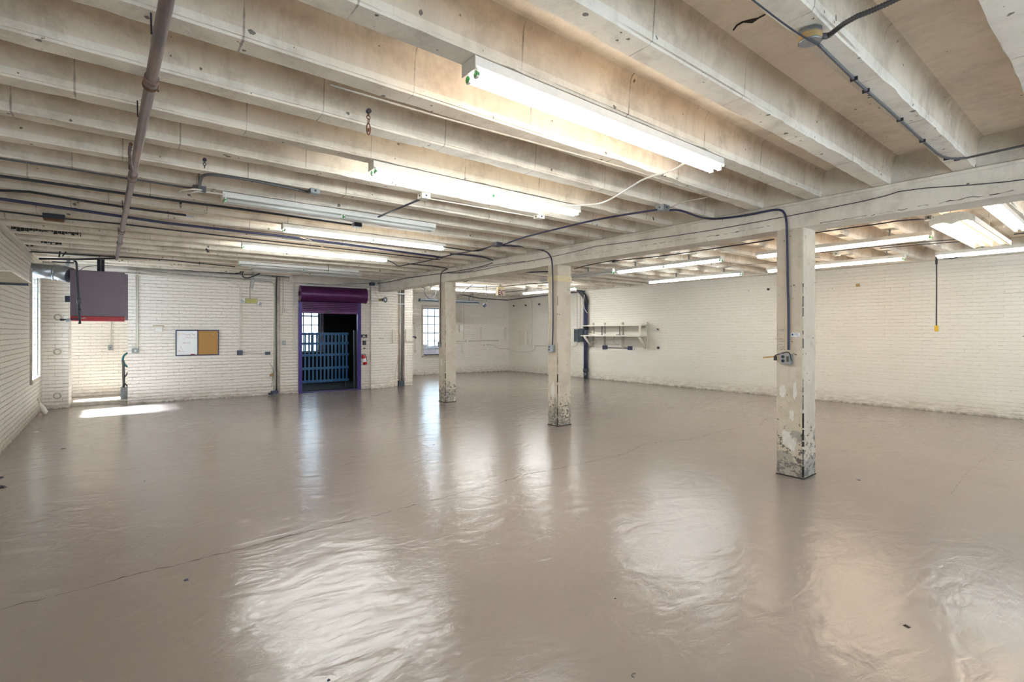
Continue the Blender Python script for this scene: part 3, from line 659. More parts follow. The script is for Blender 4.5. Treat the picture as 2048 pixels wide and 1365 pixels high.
# loops and hangers around the farthest column
cable('dangling loop of cord in front of the far wall beside the farthest column', [aty(u, v, 13.0) for u, v in ((818, 572), (845, 575), (850, 577), (848, 585), (855, 596), (862, 598), (870, 593), (872, 583), (872, 577))], .012, it=2)
cable('short hanging loop of cord right of the farthest column', [aty(u, v, 11.5) for u, v in ((921, 555), (922, 562), (930, 564), (938, 562), (941, 554))], .008, it=2)
o = thing('hanging_socket', 'dark socket box dangling on a black cord left of the exit sign', 'socket', aty(967, 612, 12.5))
MB().tube(smooth([aty(u, v, 12.5) for u, v in ((925, 585), (945, 570), (960, 561), (968, 562), (973, 572), (973, 590), (973, 604))]), .011, 8).build('cord', 'black', o)
MB().box(aty(969, 611, 12.5), (.09, .06, .09), 0, Matrix.Rotation(.7, 3, 'Y')).build('socket', 'navy', o)
# exit sign
e0 = aty(1001, 582, 12.0)
o = thing('exit_sign', 'cream exit sign with dark red letters hanging near the far corner', 'sign', (e0.x, e0.y, e0.z - .15))
W_ = .26
MB().bb(-W_ / 2, W_ / 2, -.06, .06, 0, .19).build('sign_box', 'tape', o, local=True, bevel=.006)
m = MB(); m.extr([(-W_ / 2 + .005, .19), (W_ / 2 - .005, .19), (W_ / 2 - .02, .25), (W_ / 2 - .06, .275), (-W_ / 2 + .06, .275), (-W_ / 2 + .02, .25)], (0, -.045, 0), (0, 1, 0), .09, (1, 0, 0)); m.build('canopy', 'tape', o, local=True)
m = MB(); m.disc((0, 0, .275), (0, 0, 1), .05, .02, 16).tube([(0, 0, .29), (0, 0, SZ - (e0.z - .15))], .008, 8); m.build('stem', 'black', o, local=True)
MB().bb(-W_ / 2 + .012, W_ / 2 - .012, -.064, -.060, .012, .178).build('face_panel', 'exit', o, local=True)
fc = bpy.data.curves.new('exit_letters', 'FONT'); fc.body = 'EXIT'; fc.size = .215; fc.align_x = 'CENTER'; fc.extrude = .002; fc.offset = .006; fc.materials.append(M['exitred']); fc.space_character = .95
fo = bpy.data.objects.new('lettering', fc); C.objects.link(fo); fo.parent = o; fo.location = (.0, -.067, .02); fo.rotation_euler = (math.pi / 2, 0, 0); fo.scale = (.60, 1.0, 1)
bpy.context.view_layer.update(); fm = bpy.data.meshes.new_from_object(fo); fn = bpy.data.objects.new('lettering', fm); C.objects.link(fn); fn.parent = o; fn.location = fo.location; fn.rotation_euler = fo.rotation_euler; fn.scale = fo.scale; bpy.data.objects.remove(fo)

# left-bay ceiling runs
cable('white flexible cable looping from the large near strip light to the next one', [atz(1372, 324, 2.955), atz(1345, 342, 2.97), atz(1290, 356, 2.985), atz(1265, 372, 2.98), atz(1240, 388, 2.96), atz(1205, 407, 2.955), atz(1170, 411, 2.95), atz(1137, 411, 2.96)], .0085, 'white')
cable('thin pale conduit on the joist left of the grey pull-down coil', [atz(u, v, 3.008) for u, v in ((-60, 307), (0, 317), (130, 337), (260, 358), (350, 372), (392, 378))], .0085, 'conduit', 'conduit', 'conduit', 0)
jbox('round-cornered dark box holding the white flexible coil', atz(398, 379, 2.985), .11, .05, 'conduit')
cable('grey conduit bent down from the ceiling over the flexible coil', [atz(398, 377, 2.985), atz(401, 360, 2.985), atz(405, 351, 2.99), atz(420, 349, 3.0), atz(450, 352, 3.005), atz(520, 364, 3.005), atz(615, 384, 3.005)], .013, 'conduit', 'conduit', 'conduit', 2)
jbox('small grey box at the end of the bent ceiling conduit', atz(628, 386, 2.985), .09, .045)
tag(ribbed([atz(405, 381, 2.97), atz(385, 378, 2.96), atz(362, 381, 2.95), atz(356, 386, 2.95), (atz(372, 387, 2.94)), atz(395, 383, 2.95), atz(410, 384, 2.97), atz(440, 388, 2.965), atz(449, 390, 2.965)], .010, 2, .02).build('flexible_conduit', 'cream'), 'white ribbed flexible conduit coiled at the end of the unlit strip light', 'conduit')
cable('black conduit running the width of the ceiling to the small black box', [atz(u, v, 2.995) for u, v in ((-80, 340), (0, 352), (310, 396), (500, 421), (703, 450))], .013, 'black', 'conduit', 'conduit', 0)
jbox('small black box under the joists below the unlit strip light', atz(714, 452, 2.985), .10, .05, 'black')
cable('black conduit on the left that ends in an open clamp', [atz(u, v, 2.995) for u, v in ((-60, 370), (0, 381), (60, 384), (180, 404), (260, 416), (372, 431))], .013, 'black', 'conduit', 'conduit', 0)
o = thing('pipe_clamp', 'small steel clamp at the open end of a left ceiling conduit', 'clamp', atz(380, 434, 2.98))
MB().box(atz(380, 433, 2.995), (.08, .02, .02)).build('clamp_body', 'steel', o)
cable('dark blue conduit crossing the left ceiling under many joists', [atz(u, v, 2.99) for u, v in ((-60, 388), (0, 398), (120, 415), (330, 446), (560, 472), (700, 490), (868, 513), (884, 516))], .017, 'navy', 'conduit', 'conduit', 0)
cable('thin black pipe on the far left ceiling with a wooden block on it', [atz(u, v, 2.99) for u, v in ((-60, 415), (0, 422), (100, 435), (240, 448), (350, 461), (500, 478), (620, 491), (720, 502), (880, 520))], .010, 'black', 'pipe', 'pipe', 0)
o = thing('pipe_block', 'black clamp block with an orange wooden underside on the far left ceiling pipe', 'block', atz(108, 436, 2.96))
p = atz(108, 434, 2.985); MB().box(p, (.20, .09, .06)).build('block', 'black', o); MB().box(p - Vector((0, 0, .04)), (.18, .09, .02)).build('wood_pad', 'rust', o)
cable('diagonal grey conduit linking the unlit strip light to the white ceiling box', [atz(757, 434, 2.99), atz(840, 399, 2.99)], .0115, 'conduit', 'conduit', 'conduit', 0)
jbox('white ceiling box beside the second lit strip light', atz(848, 396, 2.98), .10, .05, 'cream')
jbox('small white ceiling box below the lit end of the second strip light', atz(1078, 437, 2.985), .10, .04, 'cream')
cable('thin pale conduit along the joist between the two white ceiling boxes', [atz(u, v, 3.005) for u, v in ((860, 398), (920, 408), (1000, 422), (1068, 434))], .007, 'cream', 'conduit', 'conduit', 0)
cable('black conduit under the joists above the unlit strip lights', [atz(u, v, 3.0) for u, v in ((0, 500), (200, 512), (330, 520), (470, 534))], .010, 'black', 'conduit', 'conduit', 0)
# overhead steel pipe
o = thing('overhead_pipe', 'long rusty iron pipe slung under the joists towards the heater', 'pipe', (.1, 6, 2.9))
pa, pb = atz(345, -60, 2.93), atz(234, 513, 2.93)
PY = lambda v: atz(0, 0, 2.93)
ax = (pb - pa)
MB().tube([pa - ax * .35, pa, pb], .027, 16).build('pipe_run', 'pipe', o)
m = MB(); m.tube([pa.lerp(pb, .985), pb + ax.normalized() * .5], .018, 12); m.build('pipe_reducer', 'pipe', o)
for (u, v, mt, nm) in ((305, 163, 'rust', 'coupling'), (269, 353, 'pipe', 'coupling'), (243, 462, 'rust', 'coupling'), (237, 485, 'pipe', 'coupling')):
    q = atz(u, v, 2.93); k = (q.y - pa.y) / ax.y; q = pa + ax * k; d = ax.normalized(); s_ = .05 if q.y < 4 else .09
    MB().tube([q - d * s_, q + d * s_], .033, 16).build(nm, 'pipe', o)
    MB().tube([q + d * (s_ - .005), q + d * (s_ + .012)], .036, 16).build('ring', mt, o)
for v in (70, 235, 340, 420, 470):
    k = None; q = atz(320 - v * .17, v, 2.93); k = (q.y - pa.y) / ax.y; q = pa + ax * k
    MB().tube([q + Vector((-.03, 0, 0)), q + Vector((-.032, 0, .10))], .004, 6).build('hanger', 'black', o)
o = tag(ribbed([aty(262, 286, 4.55), aty(259, 300, 4.55), aty(260, 320, 4.6), aty(263, 340, 4.7)], .012, 1, .02).build('perforated_strap', 'pipe'), 'perforated hanger strap dangling beside the overhead iron pipe', 'strap')
# chains and hooks
def chain(label, u, v0, v1, y, r=.006, tail=None, n=None):
    a = aty(u, v0, y); b = aty(u, v1, y); o = thing('hanging_chain', label, 'chain', (a.x, a.y, b.z)); L = (a - b).length; n = n or max(3, int(L / .03)); m = MB()
    for i in range(n):
        c = a.lerp(b, (i + .5) / n); h = L / n * .62; d = Vector((.010, 0, 0)) if i % 2 else Vector((0, .010, 0)); ring = []
        for k in range(11): t_ = 2 * math.pi * k / 10; ring.append(c + d * math.cos(t_) + Vector((0, 0, h)) * math.sin(t_))
        m.tube(ring, .0028, 5, caps=False)
    m.build('chain_links', 'rust' if tail else 'black', o)
    MB().disc((a.x, a.y - .012, a.z + .004), (0, 1, 0), .014, .02, 10).build('anchor_bolt', 'black', o)
    if tail:
        m = MB(); ring = [b + Vector((math.cos(t_) * .011, 0, -.035 + math.sin(t_) * .032)) for t_ in [2 * math.pi * k / 14 for k in range(15)]]; m.tube(ring, .0035, 6, caps=False); m.disc(b + Vector((0, -.006, -.04)), (0, 1, 0), .009, .012, 12); m.build('shackle', 'rust', o)
    return o
chain('short chain with a rusty shackle hanging left of the large near strip light', 737, 224, 246, 2.735, tail=True)
chain('short black chain hanging from a joist above the bent grey conduit', 409, 321, 336, 4.55)
chain('short black chain hanging left of the open conduit clamp', 361, 407, 417, 6.95)
cable('thin black rod hanging from the ceiling over the whiteboard', [up_(aty(399, 511, 12)), aty(399, 530, 12)], .009, 'black', 'rod', 'rod', 0)
cable('thin black rod hanging over the unlit strip light near the shutter', [up_(aty(657, 531, 11)), aty(657, 545, 11)], .006, 'black', 'rod', 'rod', 0)
cable('thin black rod hanging above the lit strip light near the far corner', [up_(aty(1052, 556, 11.4)), aty(1052, 584, 11.4)], .007, 'black', 'rod', 'rod', 0)
tag(ribbed([aty(398, 466, 10), aty(403, 478, 10), aty(409, 492, 10), aty(417, 505, 10)], .02, 1, .06).build('dangling_spring', 'black'), 'black springy cord dangling from the ceiling left of the lit strip lights', 'spring')
# anchors studded in joist sides
for i, (u, v, y) in enumerate(((1183, 352, 3.3), (1182, 397, 3.9), (1240, 416, 3.9), (546, 384, 6.3), (706, 438, 6.9), (1066, 441, 5.12), (1085, 452, 5.1), (763, 466, 7.5), (960, 490, 7.5))):
    p = aty(u, v, y); 
tag(cable('thin cream cord draped from one lit strip light to the next on the left', [atz(600, 475, 2.95), atz(625, 482, 2.95), atz(655, 500, 2.93), atz(680, 508, 2.93)], .006, 'tape', 'cord', 'cord', 1), 'thin cream cord draped from the third lit strip light to the fourth', 'cord')

# ================================================================ OUTLETS ON COLUMNS
def wallbasis(n):                       # n points into the room
    n = Vector(n).normalized(); t_ = n.cross(Vector((0, 0, 1))).normalized(); return Matrix((t_, n, Vector((0, 0, 1)))).transposed()
def facebox(name, label, cat, c, n, w_, h, d, mat, parts=(), group=None, bevel=.004, body='box_body'):
    """thing on a wall: local x to the viewer's left/right, y out of the wall"""
    R = wallbasis(n); o = thing(name, label, cat, c, group)
    o.rotation_euler = R.to_euler()
    MB().bb(-w_ / 2, w_ / 2, -.002, d, -h / 2, h / 2).build(body, mat, o, local=True, bevel=bevel)
    for pn, kind_, a, pm in parts:
        m = MB()
        if kind_ == 'box': x0, x1, z0_, z1_, y0_, y1_ = a; m.bb(x0, x1, y0_, y1_, z0_, z1_)
        else: x, z, y, r, h_ = a; m.disc((x, y, z), (0, 1, 0), r, h_, 14)
        m.build(pn, pm, o, local=True)
    return o
NG = (-1, 0, 0); NB = (-.085, -1, 0); NF = (-.11, -1, 0); NR = (-1, -.019, 0)
# viewer's left is local +x for n=-y ; keep small parts symmetric where it does not matter
facebox('outlet_box', 'double steel outlet box with black sockets on the nearest column', 'outlet', gf(1575, 718, 0), NG, .115, .115, .05, 'box',
        (('face_plate', 'box', (-.055, .055, -.055, .055, .05, .054), 'steel'), ('socket_face', 'disc', (.026, .023, .054, .017, .003), 'black'), ('socket_face', 'disc', (.026, -.023, .054, .017, .003), 'black'), ('switch_toggle', 'box', (-.035, -.012, -.03, .03, .054, .058), 'conduit')), 'outlet boxes')
facebox('outlet_box', 'double steel outlet box with black sockets on the middle column', 'outlet', gf(1105, 697, 0), NG, .12, .115, .05, 'box',
        (('face_plate', 'box', (-.057, .057, -.055, .055, .05, .054), 'steel'), ('socket_face', 'disc', (.026, .023, .054, .017, .003), 'black'), ('socket_face', 'disc', (.026, -.023, .054, .017, .003), 'black')), 'outlet boxes')
facebox('outlet_box', 'small steel outlet box on the farthest column', 'outlet', gf(881, 689, 0), NG, .075, .12, .05, 'box',
        (('face_plate', 'box', (-.036, .036, -.057, .057, .05, .054), 'steel'), ('socket_face', 'disc', (0, .024, .054, .015, .003), 'black'), ('socket_face', 'disc', (0, -.024, .054, .015, .003), 'black')), 'outlet boxes')
# black cord wrapped to the wooden batten on column 1
cable('black cord tied from the near outlet box to the wooden batten', [gf(1583, 722, .06), gf(1580, 708, .06), gf(1575, 704, .05), gf(1560, 708, .03), gf(1551, 711, .01), gf(1549, 713, .02)], .006, it=1)
o = thing('wooden_batten', 'short bare wooden batten sticking out sideways from the nearest column', 'batten', gf(1540, 716, .02))
a = gf(1527, 712, .01); b = gf(1551, 717, .01); MB().box((a + b) / 2, (.035, (b - a).length, .018), 0, Matrix.Rotation(-.14, 3, 'X')).build('batten', 'wood', o, bevel=.002)
MB().box(b + Vector((0, .0, .0)), (.045, .02, .05)).build('tie', 'black', o)
# handwriting on column 1 and sticker
def squiggle(mb, c, R, w_, h, seed, n=14, th=.0012):
    rnd = random.Random(seed); pts = []
    for i in range(n + 1): pts.append(c + R @ Vector((w_ / 2 - w_ * i / n + rnd.uniform(-.2, .2) * w_ / n, 0, rnd.uniform(-h / 2, h / 2))))
    mb.tube(smooth(pts, 1), th, 4)
RG = wallbasis(NG)
m = MB()
for k, (u, v, ww, hh) in enumerate(((1562, 659, .075, .010), (1561, 662, .08, .012), (1558, 678, .09, .018), (1563, 683, .07, .014), (1559, 690, .06, .012), (1563, 695, .05, .010), (1564, 699, .07, .014))): squiggle(m, gf(u, v, .0015), RG, ww, hh, 40 + k, 12, .0014)
m.tube([gf(1556, 665, .0015), gf(1554, 675, .0015)], .001, 4)
m.build('handwriting', 'ink', col1)
o = thing('sticker', 'small white sticker with a blue dot on the nearest column', 'sticker', gf(1591, 670, .001)); o.rotation_euler = RG.to_euler()
MB().bb(-.048, .048, 0, .0015, -.022, .022).build('label_sheet', 'sticker', o, local=True)
MB().disc((.03, .0015, .002), (0, 1, 0), .011, .0008, 16).build('dot', 'stickblue', o, local=True)
m = MB(); m.bb(-.03, .012, .0015, .0022, .006, .0095); m.bb(-.025, .008, .0015, .0022, -.002, .001); m.bb(-.04, -.012, .0015, .0022, -.0145, -.0125); m.build('print', 'ink', o, local=True)

# ================================================================ HEATER
HY = 12.0; hL = aty(140, 538, HY); hR = aty(250, 643, HY)
x0, x1, z0, z1 = hL.x, hR.x, hR.z, hL.z - .01
o = thing('unit_heater', 'mauve-grey hanging unit heater with a red bottom edge', 'heater', ((x0 + x1) / 2, HY + .35, z0))
zr = z0 + .085
MB().bb(x0, x1, HY, HY + .62, zr, z1).build('casing', 'heater', o, bevel=.006)
MB().bb(x0 + .002, x1 - .002, HY + .003, HY + .615, z0, zr - .002).build('base_tray', 'red', o, bevel=.005)
m = MB()
for k in range(5): z = z1 - .29 - k * .102; m.bb(x0 + .14, x1 - .1 , HY - .004, HY, z, z + .006)
m.build('pressed_rib', 'heater', o)
m = MB()
for k in range(9):
    z = zr + .03 + k * (z1 - zr - .08) / 9; m.box((x1 + .025, HY + .31, z + .03), (.05, .58, .006), 0, Matrix.Rotation(.7, 3, 'Y'))
m.build('louvre', 'guide', o, bevel=0)
MB().bb(x1, x1 + .045, HY + .01, HY + .025, z0 + .02, z1 - .03).build('louvre_frame', 'heater', o)
q = aty(133, 597, HY); MB().bb(x0 - .075, x0, HY + .1, HY + .22, q.z - .06, q.z + .05).build('control_box', 'navy', o)
for xx in (aty(197, 530, HY).x, aty(205, 530, HY).x):
    MB().tube([(xx, HY + .3, z1), (xx, HY + .3, 3.0)], .028, 10).build('hanger_rod', 'black', o)
MB().tube(smooth([(x0 + .12, HY + .2, z1), (x0 + .2, HY + .2, z1 + .09), (x0 + .4, HY + .2, z1 + .12), (x0 + .6, HY + .25, z1 + .14)]), .006, 6).build('control_wire', 'black', o)
MB().box((x0 + .35, HY - .003, z1 - .008), (.05, .01, .008)).build('top_clip', 'navy', o)
# gas line
o = thing('gas_pipe', 'black gas pipe with a valve dropping in front of the heater', 'pipe', aty(158, 640, HY - .12))
yy = HY - .12
MB().tube([aty(78, 518, yy), aty(100, 518, yy), aty(150, 519, yy), aty(235, 517, yy + .4)], .018, 10).build('header_pipe', 'black', o)
MB().tube([aty(104, 524, yy), aty(148, 526, yy)], .012, 8).build('branch_pipe', 'black', o)
MB().tube(smooth([aty(147, 523, yy), aty(151, 523, yy), aty(153, 526, yy), aty(154, 545, yy), aty(157, 600, yy), aty(159, 638, yy), aty(160, 646, yy)], 1), .017, 10).build('drop_pipe', 'black', o)
MB().tube([aty(157, 596, yy), aty(158, 607, yy)], .030, 12).build('valve', 'conduit', o)
MB().tube([aty(158, 618, yy), aty(159, 622, yy)], .026, 12).build('union', 'black', o)
MB().tube([aty(120, 640, yy), aty(160, 639, yy)], .013, 10).build('cross_pipe', 'navy', o)
MB().tube([aty(120, 640, yy), aty(128, 640, yy)], .020, 10).build('handle', 'black', o)
MB().tube([aty(132, 641, yy), aty(141, 641, yy)], .032, 12).build('union', 'steel', o)
MB().tube([aty(158, 637, yy), aty(172, 636, yy)], .008, 10).build('pilot_tube', 'steel', o)
MB().tube([aty(159, 645, yy), aty(160, 648, yy)], .022, 10).build('cap', 'black', o)
for (a_, b_) in (((118, 515), (120, 503)), ((125, 513), (137, 497))): MB().tube([aty(*a_, yy), aty(*b_, yy)], .012, 6).build('hanger', 'black', o)
# round duct through the window head
o = thing('flue_duct', 'round galvanised flue duct from the left window to the heater', 'duct', aty(100, 545, 12.4))
da, dc, db = aty(52, 540, 12.45), aty(117, 545, 12.35), aty(141, 551, 12.25)
MB().tube([da, dc], .135, 20).build('duct_section', 'steel', o)
MB().tube([dc - (dc - da).normalized() * .06, dc, db], .142, 20).build('duct_elbow', 'steel', o)
for u in (105, 116, 124): q = aty(u, 544.5 + (u - 105) * .12, 12.36); MB().tube([q, q + Vector((.022, 0, -.002))], .149, 20).build('seam_band', 'steel', o)
m = MB(); q = aty(135, 528, 12.3); m.box(q, (.05, .02, .2), 0, Matrix.Rotation(.25, 3, 'Y')); m.build('strap', 'steel', o)

# ================================================================ LEFT WALL THINGS
ys0, ys1 = 4.383 / .5 * .62, 5.35 / .5 * .62
zs_ = onp(63, 568, (1, 0, 0), -.62).z
o = thing('shelf_unit', 'pale board shelf high on the left wall at the frame edge', 'shelf', (-.9, (ys0 + ys1) / 2, zs_))
MB().bb(-1.16, -.62, ys0, ys1, zs_, zs_ + .014).build('shelf_board', 'girder', o)
MB().bb(-1.16, -.64, ys1 - .03, ys1 - .005, zs_ - .022, zs_ - .0005).build('back_batten', 'charcoal', o)
MB().bb(-1.16, -.70, ys0 + .002, ys0 + .03, zs_ - .016, zs_ - .0005).build('front_batten', 'wood', o)
o = thing('bent_sheet', 'crumpled pale sheet-metal spout leaning by the corner under the left window', 'spout', aty(85, 833, 13.2))
pa, pb, pc = aty(68, 788, 13.3), aty(82, 808, 13.2), aty(90, 833, 13.1)
MB().tube([pa, pa.lerp(pb, .5), pb], .014, 8).build('downspout', 'creamd', o)
m = MB(); m.tube([pb + Vector((-.02, 0, .02)), pb.lerp(pc, .4), pb.lerp(pc, .7) + Vector((.02, 0, 0)), Vector((pc.x, pc.y, .02))], .04, 5, rr=[.02, .05, .045, .02]); m.build('spout', 'cream', o)
o = tag(MB().tube([(SX0 + .01, 9.05 + .035 * math.cos(a), 1.24 + .035 * math.sin(a)) for a in [2 * math.pi * k / 16 for k in range(17)]], .007, 6).build('iron_ring', 'black'), 'small black iron ring on the left wall at the frame edge', 'ring')

# ================================================================ BACK WALL THINGS
def rosette(label, u, v):
    o = thing('anchor_plate', label, 'wall anchor', bw(u, v, 0), 'round wall anchors'); o.rotation_euler = wallbasis(NB).to_euler()
    MB().disc((0, 0, 0), (0, 1, 0), .085, .012, 24).build('plate', 'cream', o, local=True)
    MB().tube([(math.cos(a) * .055, .016, math.sin(a) * .055) for a in [2 * math.pi * k / 24 for k in range(25)]], .012, 6, caps=False).build('raised_ring', 'creamd', o, local=True)
    MB().disc((0, .01, 0), (0, 1, 0), .02, .025, 12).build('bolt', 'cream', o, local=True)
rosette('round painted wall anchor plate, top of the three left of the niche', 116, 635)
rosette('round painted wall anchor plate, middle of the three left of the niche', 115, 704)
rosette('round painted wall anchor plate, lowest of the three left of the niche', 115, 792)
facebox('outlet_box', 'small steel outlet box inside the niche under the heater', 'outlet', aty(221, 696, NY - .002), (0, -1, 0), .085, .12, .05, 'box', (('socket_face', 'disc', (0, 0, .05, .012, .003), 'black'),), 'outlet boxes')
tag(MB().tube([aty(222, 640, NY - .02), aty(222, 691, NY - .02)], .012, 8).build('conduit', 'cream'), 'thin cream conduit inside the niche above its outlet', 'conduit')
# blue pipe frame in the niche
o = thing('pipe_stand', 'blue-grey pipe stand with a curved teal hose at the edge of the niche', 'pipe stand', aty(248, 797, 14.6))
yy = 14.62
MB().tube([aty(247, 795, yy), aty(247, 730, yy), aty(246, 722, yy)], .028, 10).build('upright', 'conduit', o)
MB().tube(smooth([aty(247, 735, yy), aty(245, 722, yy), aty(247, 712, yy), aty(255, 706, yy), aty(262, 708, yy)]), .022, 10).build('hose', 'teal', o)
MB().tube(smooth([aty(246, 722, yy), aty(250, 731, yy), aty(260, 737, yy)]), .022, 10).build('hose', 'teal', o)
for a_, b_ in (((247, 758), (257, 744)), ((247, 765), (257, 775))): MB().tube([aty(*a_, yy), aty(*b_, yy)], .016, 8).build('brace', 'conduit', o)
MB().bb(aty(241, 0, yy).x, aty(258, 0, yy).x, yy - .1, yy + .1, .05, .32).build('base_block', 'box', o)
# conduits on the wall
def wpipe(label, pts, r, mat='cream', f=bw, off=.02, name='conduit', cat='conduit', it=0, n=8): return tag(MB().tube(smooth([f(u, v, off) for u, v in pts], it) if it else [f(u, v, off) for u, v in pts], r, n).build(name, mat), label, cat)
wpipe('left of a close pair of cream conduits beside the niche', ((271.5, 528), (272.5, 697)), .010)
wpipe('right-hand one of a close pair of cream conduits beside the niche', ((275.5, 528), (275, 697)), .010)
facebox('outlet_box', 'dirty steel outlet box under the pair of conduits beside the niche', 'outlet', bw(271, 702, 0), NB, .125, .10, .05, 'box', (('socket_face', 'disc', (.0, 0, .05, .02, .003), 'cream'),), 'outlet boxes')
facebox('thermostat', 'small cream thermostat on a dirty square patch left of the whiteboard', 'thermostat', bw(317, 659, 0), NB, .15, .13, .03, 'cream', (('display', 'box', (-.02, .025, .0, .014, .03, .032), 'black'), ('cover', 'box', (-.06, .06, -.05, .03, .03, .04), 'white')))
o = tag(MB().tube([bw(306, 652, .012), bw(328, 652, .012)], .006, 6).build('stained_strip', 'wood'), 'brown stained strip above the thermostat', 'strip')
wpipe('long cream conduit high on the back wall bending down to the four-way outlet', ((248, 547), (300, 551), (420, 560), (465, 565), (476, 570), (481, 578), (481, 600), (479, 700)), .014, it=2)
wpipe('dark-topped conduit high on the back wall turning down at the pipe chase', ((256, 541), (330, 547), (440, 556), (520, 563), (543, 565), (548, 568), (550, 580), (549, 690), (548, 785)), .020, 'creamd', it=1)
wpipe('thin black wire stretched along the top of the back wall', ((248, 532), (330, 538), (400, 543), (470, 547)), .006, 'black', name='cable', cat='cable', off=.05)
# pipe chase cluster
wpipe('tall grey vertical pipe beside the recess left of the roller shutter', ((557, 556), (557, 788)), .035, 'creamd', name='pipe', cat='pipe', off=.05, n=12)
wpipe('narrow dark vertical pipe in the recess left of the roller shutter', ((553, 553), (553, 788)), .014, 'conduit', name='pipe', cat='pipe', off=.04)
tag(MB().box(bw(549, 787, .06) + Vector((0, 0, .03)), (.16, .1, .07)).box(bw(541, 788, .06), (.1, .05, .04), .5).build('rubble', 'navy'), 'small dark heap at the foot of the vertical pipes', 'debris')
facebox('outlet_box', 'dark four-way outlet box right of the whiteboard', 'outlet', bw(479.5, 706, 0), NB, .12, .12, .05, 'navy', (('socket_face', 'box', (.008, .045, .008, .045, .05, .053), 'charcoal'), ('socket_face', 'box', (-.045, -.008, .008, .045, .05, .053), 'charcoal'), ('socket_face', 'box', (.008, .045, -.045, -.008, .05, .053), 'charcoal'), ('socket_face', 'box', (-.045, -.008, -.045, -.008, .05, .053), 'charcoal')), 'outlet boxes')
wpipe('short horizontal cream conduit between two dark outlets right of the whiteboard', ((484, 706), (531, 707)), .012)
facebox('outlet_box', 'dark outlet box near the pipe chase right of the whiteboard', 'outlet', bw(535, 707, 0), NB, .12, .075, .05, 'charcoal', (('socket_face', 'disc', (.03, 0, .05, .016, .003), 'black'), ('socket_face', 'disc', (-.03, 0, .05, .016, .003), 'black')), 'outlet boxes')
wpipe('thin dark wire dangling beside the pipe chase', ((539, 727), (545, 735), (547, 745), (545, 762), (543, 775)), .004, 'black', name='cable', cat='cable', it=2)
tag(MB().box(bw(543, 751, .03), (.07, .05, .06), .6).box(bw(545, 748, .03), (.05, .03, .03)).build('brass_valve', 'wood'), 'small brass valve on the wall beside the pipe chase', 'valve')
facebox('switch_box', 'small grey switch box between the pipe chase and the roller shutter', 'switch', bw(568, 686, 0), NB, .07, .115, .04, 'box', (('switch_toggle', 'box', (-.006, .006, -.015, .015, .04, .05), 'white'),))
facebox('sounder', 'small cream wall sounder left of the roller shutter', 'sounder', bw(571, 621, 0), NB, .06, .11, .05, 'cream', (('grille', 'disc', (0, .0, .05, .02, .004), 'creamd'),))
wpipe('thin painted wire from the ceiling to the cream wall sounder', ((566, 556), (566, 615), (564, 630), (557, 631)), .006, 'creamd', name='cable', cat='cable', off=.01)
wpipe('cream hairpin conduit hanging left of the roller shutter, left leg', ((587, 560), (587, 690), (586, 698), (588, 701)), .010)
wpipe('cream hairpin conduit hanging left of the roller shutter, right leg', ((590, 560), (590, 690), (591, 698), (588, 701)), .010)
# noticeboard
cA, cB = bw(351, 660, .0), bw(438, 711, .0); mid = (cA + cB) / 2; ww = (Vector((cB.x, cB.y, 0)) - Vector((cA.x, cA.y, 0))).length; hh = cA.z - cB.z - .01
o = thing('notice_board', 'framed board, half whiteboard with faint red writing and half cork', 'board', mid); RB = wallbasis(NB); o.rotation_euler = RB.to_euler()
MB().bb(-ww / 2, ww / 2, 0, .012, -hh / 2, hh / 2).build('backing', 'navy', o, local=True)
m = MB()
for x in (-ww / 2 + .011, 0.0, ww / 2 - .011): m.bb(x - .011, x + .011, .012, .024, -hh / 2, hh / 2)
for z in (-hh / 2 + .011, hh / 2 - .011): m.bb(-ww / 2 + .022, ww / 2 - .022, .012, .024, z - .011, z + .011)
m.build('frame', 'navy', o, local=True)
wb = MB().bb(.011, ww / 2 - .022, .012, .016, -hh / 2 + .022, hh / 2 - .022).build('whiteboard_panel', 'board', o, local=True)
ck = MB().bb(-ww / 2 + .022, -.011, .012, .016, -hh / 2 + .022, hh / 2 - .022).build('cork_panel', 'cork', o, local=True)
I3 = Matrix.Identity(3)
m = MB()
for k, (x, z, w2, h2, n2) in enumerate(((.30, .20, .10, .05, 8), (.16, .19, .18, .06, 14), (.14, .12, .24, .05, 16), (.27, .0, .06, .05, 7), (.20, -.01, .12, .03, 10), (.17, .02, .08, .01, 4), (.33, -.10, .05, .06, 7), (.36, -.17, .04, .05, 6), (.30, -.15, .03, .05, 5), (.34, -.20, .14, .01, 5))): squiggle(m, Vector((x, .0168, z)), I3, w2, h2, 60 + k, n2, .0028)
m.build('handwriting', 'marker', wb, local=True)
m = MB(); m.bb(.365, .38, .016, .0172, .17, .23); squiggle(m, Vector((.07, .0168, .195)), I3, .03, .04, 3, 5, .003); m.build('handwriting', 'markerorange', wb, local=True)
MB().tube([(.14, .028, -hh / 2 + .032), (.06, .028, -hh / 2 + .032)], .008, 8).build('marker_pen', 'red', wb, local=True)
for k, (x, z, mt) in enumerate(((-.335, .255, 'sticker'), (-.345, .235, 'crack'), (-.315, .215, 'sticker'), (-.395, .235, 'sticker'), (-.40, .21, 'sticker'), (-.40, .185, 'red'), (-.395, .13, 'sticker'))):
    MB().disc((x, .016, z - .02), (0, 1, 0), .006, .008, 8).build('push_pin', mt, ck, local=True)
